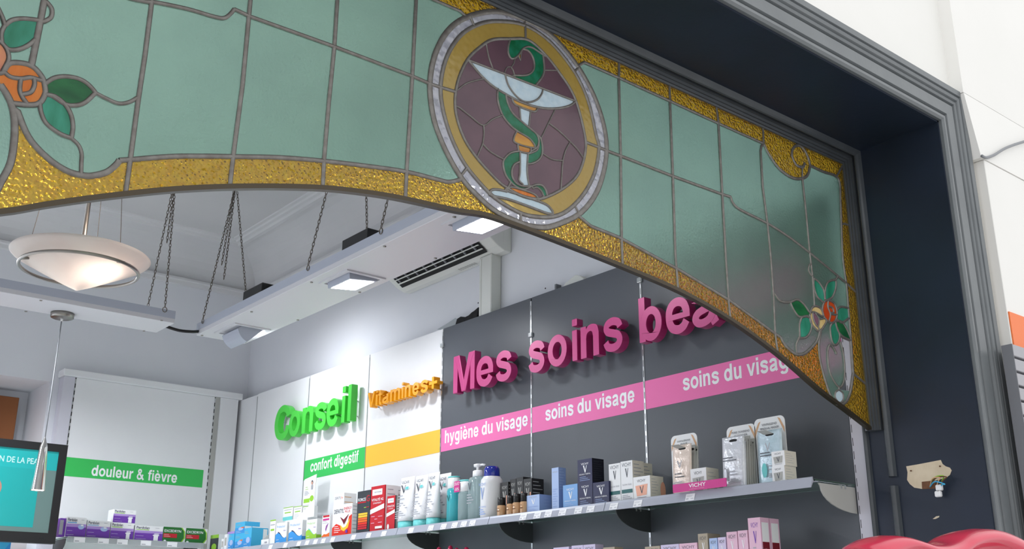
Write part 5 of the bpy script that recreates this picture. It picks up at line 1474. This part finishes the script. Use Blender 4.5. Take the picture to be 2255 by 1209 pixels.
t, w, h, c = bottle('spray_can', 'white aerosol can with a dark blue cap', 1083, 31, 1027, [(.94, 0), (1, .02), (1, .66), (.95, .74), (.80, .78), (.76, .785), (.76, .80)], 'tube_white', 'cap_blue', sx=1, cat='spray can', capprof=[(.70, .80), (.72, .81), (.70, .94), (.58, .99), (.3, 1.0)])
f_ = Face((3.30 - w * .505, c.y + w / 2, ZSH), U_R, VZ, w, h)
decorate(f_, [('t', 'pale_blue2', 'VICHY', .46, .64, .5, .055), ('p', 'pale_blue2', [(.36, .58), (.44, .58), (.48, .42), (.56, .58), (.6, .58), (.49, .36), (.46, .36)]), ('t', 'pale_blue2', 'EAU THERMALE', .5, .22, .5, .03), ('l', 'pale_blue2', .3, .7, .08, .16, 3)], t)

# make-up: black cartons and little foundation bottles
BK = [('t', 'grey_card', 'VICHY', .5, .85, .66, .09), ('p', 'grey_card', [(.3, .74), (.42, .74), (.52, .55), (.62, .74), (.7, .74), (.54, .46), (.48, .46)]), ('l', 'grey_card', .35, .7, .34, .40, 2)]
G2 = 'black make-up cartons'
for i, (a, b, c, xx) in enumerate(((1102, 1119, 1062, 3.30), (1123, 1136, 1055, 3.31), (1137, 1152, 1051, 3.31), (1153, 1171, 1054, 3.295))):
    carton(['black make-up carton next to the aerosol can', 'black make-up carton, second from the aerosol can', 'tallest-looking black make-up carton, third from the aerosol can', 'black make-up carton with its printed side showing'][i], a, b, c, 'pack_black', BK + [('r', 'peach', .76, .92, .38, .62)], xf=xx, depth=.075 if i == 3 else .05, group=G2, side=[('l', 'grey_card', .1, .9, .3, .9, 7)])
for i, (a, b, c) in enumerate(((1098, 1111, 1096), (1118, 1130, 1092), (1132, 1145, 1088), (1148, 1160, 1086))):
    xf = 3.262; cc = at((a + b) / 2, c + 20, x=xf); w = at(a, c + 20, x=xf).y - at(b, c + 20, x=xf).y; h = at((a + b) / 2, c, x=xf).z - ZSH
    t = thing('foundation_bottle', (xf, cc.y, ZSH), ['beige foundation bottle with black cap beside the aerosol can', 'beige foundation bottle with black cap, second of four', 'beige foundation bottle with black cap, third of four', 'beige foundation bottle with black cap beside the pale blue carton'][i], 'bottle', 'foundation bottles')
    MB().lathe([(w * .46, 0), (w * .48, .002), (w * .48, h * .57), (w * .40, h * .60)], (xf, cc.y, ZSH), 16).build('bottle_body', 'skin_beige', t)
    MB().lathe([(w * .40, h * .605), (w * .42, h * .61), (w * .42, h)], (xf, cc.y, ZSH), 16).build('cap', 'black_plastic', t)
    decorate(Face((xf - w * .485, cc.y + w / 2, ZSH), U_R, VZ, w, h), [('r', 'brick_hole', .3, .8, .28, .32), ('r', 'brick_hole', .3, .7, .42, .44)], t)

V1 = lambda col: vichy(col, col)
carton('low pale blue carton beside the foundation bottles', 1160, 1188, 1090, 'pale_blue', vichy('ink_light', 'print_white', extra=[('t', 'pale_blue2', 'AQUALIA THERMAL', .5, .36, .8, .07), ('l', 'pale_blue2', .15, .85, .08, .24, 4)]), depth=.075, group=G1, side=[('r', 'pale_blue2', 0, 1, 0, 1), ('l', 'pale_blue', .4, .95, .1, .8, 5)])
carton('tall narrow pale blue carton', 1215, 1230, 1030, 'pale_blue', [('t', 'ink_light', 'VICHY', .5, .90, .75, .035), ('t', 'pale_blue2', 'AQUALIA', .5, .5, .7, .03), ('l', 'pale_blue2', .15, .85, .1, .44, 7)], depth=.045, group=G1, xf=3.275, side=[('r', 'pale_blue2', 0, 1, 0, 1), ('l', 'pale_blue', .1, .9, .5, .95, 8)])
carton('sky blue carton with a white V', 1240, 1272, 1067, 'sky', vichy('print_white', 'print_white', .80, .56, .52, .3, extra=[('t', 'print_white', 'AQUALIA THERMAL', .5, .33, .78, .06), ('l', 'pale_blue', .15, .85, .08, .22, 3)]), depth=.07, group=G1)
o_, zn = carton('navy carton at the bottom left under the top navy carton', 1273, 1305, 1063, 'navy', vichy('print_white', 'print_white', .84, .6, .52, .3, extra=NAVX), depth=.07, group=G1)
carton('navy carton at the bottom right beside the white tall cartons', 1306, 1341, 1061, 'navy', vichy('print_white', 'print_white', .82, .6, .52, .3, extra=NAVX), depth=.07, group=G1, xf=3.258)
carton('navy carton stacked on top of two others', 1272, 1304, 1011, 'navy', vichy('print_white', 'print_white', .80, .58, .52, .3, extra=NAVX), depth=.072, group=G1, zb=zn, side=[('r', 'navy_dark', 0, 1, 0, 1), ('l', 'charcoal', .1, .9, .1, .85, 9), ('t', 'charcoal', 'AQUALIA THERMAL', .5, .9, .8, .06)])
SA = vichy('ink', 'ink', .91, .71, .78, .22, extra=[('t', 'ink_light', 'SLOW ÂGE', .5, .43, .75, .05), ('r', 'teal_dark', .05, .95, .22, .31), ('l', 'ink_light', .1, .9, .08, .16, 3)])
carton('tall white cream carton with a teal stripe beside the navy cartons', 1341, 1366, 1021, 'card_white', SA, depth=.06, group=G1, xf=3.27)
carton('tall white cream carton with a teal stripe showing its beige side', 1367, 1393, 1015, 'card_white', SA, depth=.07, group=G1, xf=3.27, side=[('r', 'card_cream', 0, 1, 0, 1), ('l', 'ink_light', .1, .9, .3, .9, 8)])
carton('beige-sided white carton standing behind the peach jar carton', 1399, 1412, 1019, 'card_white', [], depth=.07, group=G1, xf=3.345, side=[('r', 'card_cream', 0, 1, 0, 1), ('l', 'ink_light', .1, .9, .3, .9, 8)])
JAR = lambda col: [('t', 'ink', 'VICHY', .48, .82, .5, .12), ('p', col, [(.12, .62), (.85, .66), (.78, .2), (.2, .17)]), ('p', 'ink', [(.38, .58), (.44, .58), (.50, .36), (.58, .6), (.62, .6), (.52, .28), (.48, .28)]), ('r', 'ink_light', .22, .76, .10, .13)]
carton('white carton printed with a peach cream jar', 1395, 1432, 1049, 'card_white', JAR('peach'), depth=.08, group=G1, xf=3.255, side=[('r', 'card_cream', 0, 1, 0, 1), ('l', 'ink_light', .1, .6, .25, .85, 6), ('e', 'peach', .95, .4, .2, .38)])
carton('white carton printed with a silver cream jar behind the pink brand plate', 1521, 1556, 1031, 'card_white', JAR('grey_card'), depth=.075, group=G1, xf=3.262, side=[('r', 'card_cream', 0, 1, 0, 1), ('l', 'ink_light', .1, .9, .2, .8, 5)])
o_, zj = carton('lower of two small white jar cartons at the shelf end', 1701, 1729, 1026, 'card_white', JAR('grey_card'), depth=.07, group=G1, side=[('r', 'card_cream', 0, 1, 0, 1), ('l', 'ink_light', .1, .8, .2, .8, 5)])
carton('upper of two small white jar cartons at the shelf end', 1700, 1729, 993, 'card_white', JAR('grey_card'), depth=.07, group=G1, zb=zj, side=[('r', 'card_cream', 0, 1, 0, 1), ('l', 'ink_light', .1, .8, .2, .8, 5)])


# display cards and sachets
def rounded(x, y1, y0, z0, z1, r, n=6):
    """upright card outline, corners rounded at the top; y1 is the left edge as seen"""
    q = [(x, y1, z0), (x, y0, z0)]
    q += [(x, y0 + r - r * math.cos(k * math.pi / 2 / n), z1 - r + r * math.sin(k * math.pi / 2 / n)) for k in range(n + 1)]
    q += [(x, y1 - r + r * math.sin(k * math.pi / 2 / n), z1 - r + r * math.cos(k * math.pi / 2 / n)) for k in range(n + 1)]
    return q


def display(label, humps, xf, lines):
    y_a = at(humps[0][0], humps[0][2] + 60, x=xf).y
    t = thing('mask_display', (xf, y_a, ZSH), label, 'display card', 'mask display cards')
    for (a, b, top), tx in zip(humps, lines):
        y1, y0, z1 = at(a, top + 50, x=xf).y, at(b, top + 50, x=xf).y, at((a + b) / 2, top, x=xf).z
        c = MB().prism(rounded(xf, y1, y0, ZSH, z1, .022), (.003, 0, 0)).build('card', 'card_white', t)
        w, h = y1 - y0, z1 - ZSH
        sp = [('p', 'tan', [(.02, 1 - .17), (.02, 1 - .25), (.22, 1 - .04), (.14, 1 - .06)]), ('p', 'tan', [(.98, 1 - .17), (.98, 1 - .25), (.78, 1 - .02), (.86, 1 - .04)])]
        for k, s in enumerate(tx): sp.append(('t', 'ink', s, .5, .90 - .055 * k, min(.62, .045 * len(s)), .032))
        decorate(Face((xf, y1, ZSH), U_R, VZ, w, h), sp, c)
    return t


def sachet(label, a, b, top, xf, mname, flap=True, deco=(), rot=0.0):
    y1, y0, z1 = at(a, top + 50, x=xf).y, at(b, top + 50, x=xf).y, at((a + b) / 2, top, x=xf).z
    t = thing('mask_sachet', (xf, (y0 + y1) / 2, ZSH), label, 'sachet', 'face mask sachets')
    nu, nv = 8, 14; w, h = y1 - y0, z1 - ZSH; vs = []; fs = []
    lean = .012
    for s_ in (-1, 1):
        for j in range(nv + 1):
            for i in range(nu + 1):
                u, v = i / nu, j / nv
                bul = .007 * (max(0, math.sin(math.pi * u)) ** .6) * (max(0, math.sin(math.pi * min(1, v / .86))) ** .5) if v < .86 else 0
                vs.append((xf + lean * v + s_ * (bul + .0006), y1 - u * w, ZSH + .0005 + v * h))
    m_ = (nu + 1) * (nv + 1)
    for j in range(nv):
        for i in range(nu):
            q = (j * (nu + 1) + i, j * (nu + 1) + i + 1, (j + 1) * (nu + 1) + i + 1, (j + 1) * (nu + 1) + i)
            fs.append(q); fs.append(tuple(m_ + k for k in q[::-1]))
    edge = [i for i in range(nu + 1)] + [j * (nu + 1) + nu for j in range(1, nv + 1)] + [nv * (nu + 1) + i for i in range(nu - 1, -1, -1)] + [j * (nu + 1) for j in range(nv - 1, 0, -1)]
    for k in range(len(edge)):
        e1, e2 = edge[k], edge[(k + 1) % len(edge)]; fs.append((e2, e1, e1 + m_, e2 + m_))
    mb = MB(); mb.add(vs, fs, True); b_ = mb.build('pouch', mname, t)
    F = Face((xf - .0085, y1, ZSH), U_R, VZ, w, h)
    decorate(F, list(deco), b_)
    zc = ZSH + h * .92; yc = (y0 + y1) / 2; xx = xf + lean * .92 - .0012
    MB().add([(xx, yc + .020 * math.cos(k * math.pi / 8), zc + .006 * math.sin(k * math.pi / 8)) for k in range(16)], [tuple(range(16))[::-1]]).build('hang_hole', 'dark_slot', t)
    if flap:
        MB().prism([(xx, yc + .026, zc + .002), (xx, yc - .016, zc + .002), (xx - .024, yc - .004, zc + .014), (xx - .024, yc + .038, zc + .014)], (0, 0, .001)).build('hang_flap', 'grey_card', t)
    return t


display('small white display card headed exfoliërend masker', [(1479, 1537, 956)], 3.325, [['EXFOLIËREND', 'MASKER']])
sachet('peach face mask sachet on the small display card', 1480, 1521, 978, 3.285, 'sachet_peach', deco=[('l', 'ink', .2, .85, .36, .42, 2), ('p', 'ink_light', [(.35, .68), (.42, .68), (.5, .58), (.58, .68), (.62, .68), (.51, .53), (.48, .53)]), ('l', 'ink_light', .2, .85, .15, .26, 4), ('e', 'ink_light', .16, .18, .08, .09)])
for k, (a, b) in enumerate(((1523, 1530), (1530, 1536))):
    sachet(['grey-backed mask sachet seen edge-on behind the peach one', 'last grey-backed sachet on the small display card'][k], a - 14, b, 980 + 2 * k, 3.305 + .006 * k, 'grey_card', False)
display('wide white display card with two rounded tops for clay and mineral masks', [(1602, 1666, 936), (1663, 1731, 918)], 3.345, [['PORIE ZUIVEREND', 'KLEIMASKER'], ['VERFRISSEND', 'MINERAAL MASKER', '', 'MASQUE MINÉRAL']])
sachet('silver clay mask sachet hanging at the front left of the wide card', 1589, 1638, 960, 3.268, 'sachet_foil', False, [('l', 'ink', .12, .88, .53, .58, 2), ('e', 'ink_light', .2, .29, .1, .13), ('e', 'sachet_foil', .2, .29, .06, .10), ('l', 'ink_light', .34, .85, .26, .32, 2), ('l', 'ink_light', .3, .9, .12, .18, 3)])
for k in range(5):
    sachet(['grey sachet right behind the silver clay mask', 'second grey sachet of the row behind the clay mask', 'third grey sachet of the row behind the clay mask', 'fourth grey sachet of the row behind the clay mask', 'last grey sachet of the row behind the clay mask'][k], 1614 + 6 * k, 1641 + 5 * k, 972 - 6 * (k % 3), 3.287 + .011 * k, 'grey_card' if k else 'sachet_foil', False)
sachet('pale blue mineral mask sachet with a turquoise drop', 1667, 1721, 946, 3.300, 'sachet_blue', True, [('l', 'ink', .18, .85, .53, .58, 2), ('e', 'teal', .32, .28, .11, .13), ('l', 'ink_light', .48, .85, .28, .34, 2), ('l', 'ink_light', .48, .85, .14, .2, 3), ('p', 'ink_light', [(.42, .76), (.46, .76), (.52, .66), (.6, .76), (.63, .76), (.53, .61), (.5, .61)])])
# brand plate
v_ = [at(a, b, x=XS - .008) for a, b in ((1482, 1068), (1599, 1052), (1599, 1071), (1482, 1086))]
bpz0, bpz1 = (v_[2].z + v_[3].z) / 2, (v_[0].z + v_[1].z) / 2
bpl = MB().box(XS - .010, XS - .006, v_[1].y, v_[0].y, bpz0, bpz1).build('brand_plate', 'magenta', None, origin=(XS - .008, (v_[0].y + v_[1].y) / 2, bpz0), label='bright pink VICHY brand plate clipped to the shelf edge', cat='sign')
decorate(Face((XS - .010, v_[0].y, bpz0), U_R, VZ, v_[0].y - v_[1].y, bpz1 - bpz0), [('t', 'print_white', 'VICHY', .47, .62, .32, .46, .01), ('t', 'rose', 'LABORATOIRES', .46, .20, .28, .10)], bpl)

# --- lower shelf
G3 = 'products on the lower right wall shelf'
LV = lambda c='ink': vichy(c, c, .88, .66, .7, .22)
low = [('beige carton at the far end of the beige row', 1421, 1454, 1203, 'gold_card', 'ink'), ('pale rose carton, second of the low row', 1456, 1496, 1199, 'lilac', 'ink'), ('pale rose carton, third of the low row', 1497, 1536, 1196, 'rose', 'ink'), ('beige-gold upright carton left of the pale pair', 1538, 1559, 1175, 'gold_card', 'ink'),
       ('pale lilac carton left of a matching one', 1563, 1580, 1185, 'pale_blue', 'ink'), ('pale lilac carton right of a matching one', 1582, 1599, 1183, 'lilac', 'ink'), ('rose carton left of the tall pink ones', 1601, 1624, 1171, 'rose', 'ink'), ('rose carton directly beside the tall pink ones', 1626, 1647, 1168, 'rose', 'ink'),
       ('lilac carton at the far left of the lower shelf', 1219, 1253, 1205, 'lilac', 'ink'), ('first of the lilac cartons in the middle of the lower shelf', 1259, 1284, 1201, 'lilac', 'ink'), ('second of the lilac cartons in the middle of the lower shelf', 1285, 1311, 1199, 'lilac', 'ink'), ('small gold carton on the lower shelf', 1329, 1354, 1205, 'gold_card', 'ink')]
for lab, a, b, t_, m_, ink in low:
    carton(lab, a, b, t_, m_, vichy(ink, 'print_white', .90, .72, .72, .18), zb=ZSL, depth=.075 if 'upright' in lab else .05, group=G3, side_mat='gold_card' if 'gold' in lab or 'beige' in lab else None)
RED = lambda: [('r', 'rose', 0, 1, 0, 1), ('r', 'card_white', .12, .88, .60, .92), ('r', 'dark_red', .12, .88, 0, .60), ('t', 'print_white', 'VICHY', .5, .46, .6, .06), ('p', 'print_white', [(.32, .40), (.42, .40), (.51, .27), (.60, .40), (.66, .40), (.54, .2), (.48, .2)])]
carton('tall pink carton with a violet V and a dark red tube on its side', 1648, 1675, 1140, 'rose', vichy('violet', 'violet', .88, .68, .6, .2, extra=[('l', 'ink_light', .3, .7, .45, .5, 2), ('t', 'violet', 'IDÉALIA', .5, .3, .6, .05)]), RED(), zb=ZSL, depth=.052, group=G3)
xq = 3.262 + .056
y_, z_ = at(1697, 1180, x=xq).y, at(1697, 1141, x=xq).z
o_ = MB().box(xq, xq + .055, y_, y_ + .06, ZSL, z_).build('carton', 'rose', None, origin=(xq + .027, y_ + .03, ZSL), label='pink carton behind the tall one, only its red tube side showing', cat='carton', group=G3)
decorate(Face((xq, y_, ZSL), U_B, VZ, .055, z_ - ZSL), RED(), o_)
for i, (a, t_) in enumerate(((967, 1204), (992, 1201), (1027, 1204), (1006, 1206))):
    xf = 3.27; c = at(a, t_, x=xf); w = .014
    t = thing('red_bottle', (xf, c.y, ZSL), ['small bottle with a red dome cap, farthest on the lower shelf', 'small bottle with a red dome cap, second on the lower shelf', 'small bottle with a red dome cap, nearest of the four', 'small bottle with a red dome cap, third on the lower shelf'][i], 'bottle', 'red capped bottles')
    h = c.z - ZSL
    MB().lathe([(w * .9, 0), (w, .004), (w, h * .7)], (xf, c.y, ZSL), 16).build('bottle_body', 'rose', t)
    MB().lathe([(w * 1.05, h * .7), (w * 1.08, h * .88), (w * .8, h * .97), (w * .2, h)], (xf, c.y, ZSL), 16).build('cap', 'cap_red', t)

# ================================================================== BACK WALL SHELF AND CARTONS
YS = YBP - .27
zbs = at(300, 1190, y=YS).z + .006
zbs = at(250, 1186.5, y=YS).z
sb = thing('glass_shelf', ((bx0 + bx1) / 2, YBP, zbs), 'glass shelf on the back wall carrying the violet and green cartons', 'shelf')
xs0, xs1 = at(148, 1185, y=YS).x, XS - .03
MB().box(xs0, xs1, YS, YBP - .002, zbs - .008, zbs, .001).build('glass_board', 'shelf_glass', sb)
stp = MB().box(xs0, xs1, YS - .008, YS - .002, zbs - .036, zbs + .002, .001).build('price_strip', 'clip_plastic', sb)
for a in (174, 227, 269, 321, 379):
    x_ = at(a, 1190, y=YS).x
    tg = MB().box(x_ - .036, x_ + .036, YS - .0095, YS - .008, zbs - .034, zbs - .002).build('price_label', 'print_white', stp)
    MB().box(x_ - .03, x_ - .002, YS - .0099, YS - .0095, zbs - .030, zbs - .024).build('price_print', 'ink_light', sb)
for x_ in (bx0 - .004, xs1 - .03):
    bpf = [(YBP - .002, zbs - .012), (YS + .03, zbs - .012)] + [(YBP - .002 - (YBP - .002 - YS - .03) * math.cos(k * math.pi / 16), zbs - .02 - .10 * math.sin(k * math.pi / 16)) for k in range(1, 9)]
    MB().prism([(x_ - .0025, a, b) for a, b in bpf], (.005, 0, 0)).build('bracket', 'bracket_dark', sb)


def bcarton(label, pl, pr, pt, mname, front, zb=None, depth=.07, yf=YS + .012, side=None):
    zb = zbs if zb is None else zb
    x0, x1 = at(pl, pt + 20, y=yf).x, at(pr, pt + 20, y=yf).x; zt = at((pl + pr) / 2, pt, y=yf).z
    o = MB().box(x0 + .001, x1 - .001, yf, yf + depth, zb, zt).build('carton', mname, None, origin=((x0 + x1) / 2, yf + depth / 2, zb), label=label, cat='carton', group='cartons on the back wall shelf')
    decorate(Face((x0, yf, zb), U_B, VZ, x1 - x0, zt - zb), front, o)
    return zt


PER = lambda c, pic: [('r', 'violet', 0, 1, 0, .50), ('r', 'violet_light', 0, 1, .50, .66), ('t', 'navy', 'Perdolan', .28, .86, .46, .16, .01), ('r', c, .04, .5, .70, .74), ('l', 'ink_light', .72, .96, .86, .86, 1), ('l', 'lilac', .05, .5, .1, .3, 2)] + \
    ([('e', 'pale_blue', .74, .52, .16, .13), ('e', 'print_white', .78, .60, .07, .04)] if pic == 0 else [('r', 'print_white', .68, .84, .02, .36), ('e', 'print_white', .76, .38, .12, .06), ('e', 'lilac', .78, .48, .10, .06)])
bcarton('dark-edged violet carton at the far left behind the television', 131, 144, 1141, 'violet', [('r', 'ink_light', 0, .6, .1, .9)], yf=YS + .03)
bcarton('violet and white Perdolan carton at the left end with a thin blue line', 146, 190, 1139, 'card_white', PER('blue', 0), depth=.09)
bcarton('violet and white Perdolan carton, second from the left', 190.5, 242, 1146.5, 'card_white', PER('sky', 0))
z3 = bcarton('violet Perdolan carton with a lime line below another', 243, 294, 1151, 'card_white', PER('lime', 1), depth=.10)
bcarton('violet Perdolan carton stacked on top of another', 249, 298, 1122.5, 'card_white', PER('lime', 1), zb=z3, depth=.11)
bcarton('wide violet Perdolan carton beside the green cartons', 296, 358, 1158, 'card_white', PER('lime', 1))
EXC = [('p', 'pack_green', [(0, 0), (0, 1), (.78, 1), (.92, .75), (.94, .3), (.8, 0)]), ('p', 'lime', [(.78, 1), (.84, 1), (.97, .74), (.99, .3), (.86, 0), (.8, 0), (.94, .3), (.92, .75)]), ('t', 'print_white', 'EXCEDRYN', .42, .74, .74, .17, .012), ('r', 'red', .02, .62, .28, .56), ('l', 'card_white', .05, .4, .36, .46, 2), ('e', 'print_white', .1, .06, .06, .07)]
bcarton('green and red Excedryn carton beside the wide violet one', 358.5, 408, 1161, 'card_white', EXC)
bcarton('green and red Excedryn carton at the right end of the shelf', 408.5, 456, 1164, 'card_white', EXC)
# lower shelf behind the television with a blue pack
zlo = zbs - .30
s2 = thing('glass_shelf', (bx0 - .7, YBP, zlo), 'glass shelf low behind the television', 'shelf')
MB().box(bx0 - 1.3, bx0 - .1, YS, YB - .002, zlo - .008, zlo).build('glass_board', 'shelf_glass', s2)
for x_ in (bx0 - 1.2, bx0 - .2): MB().box(x_, x_ + .005, YS + .04, YB - .002, zlo - .1, zlo - .012).build('bracket', 'bracket_dark', s2)
bcarton('bright blue pack below the television at the left edge', -30, 24, 1181, 'blue', [('p', 'cyan_box', [(0, .4), (.6, .6), (1, .9), (1, 1), (0, 1)]), ('r', 'print_white', .5, .9, .5, .56)], zb=zlo)
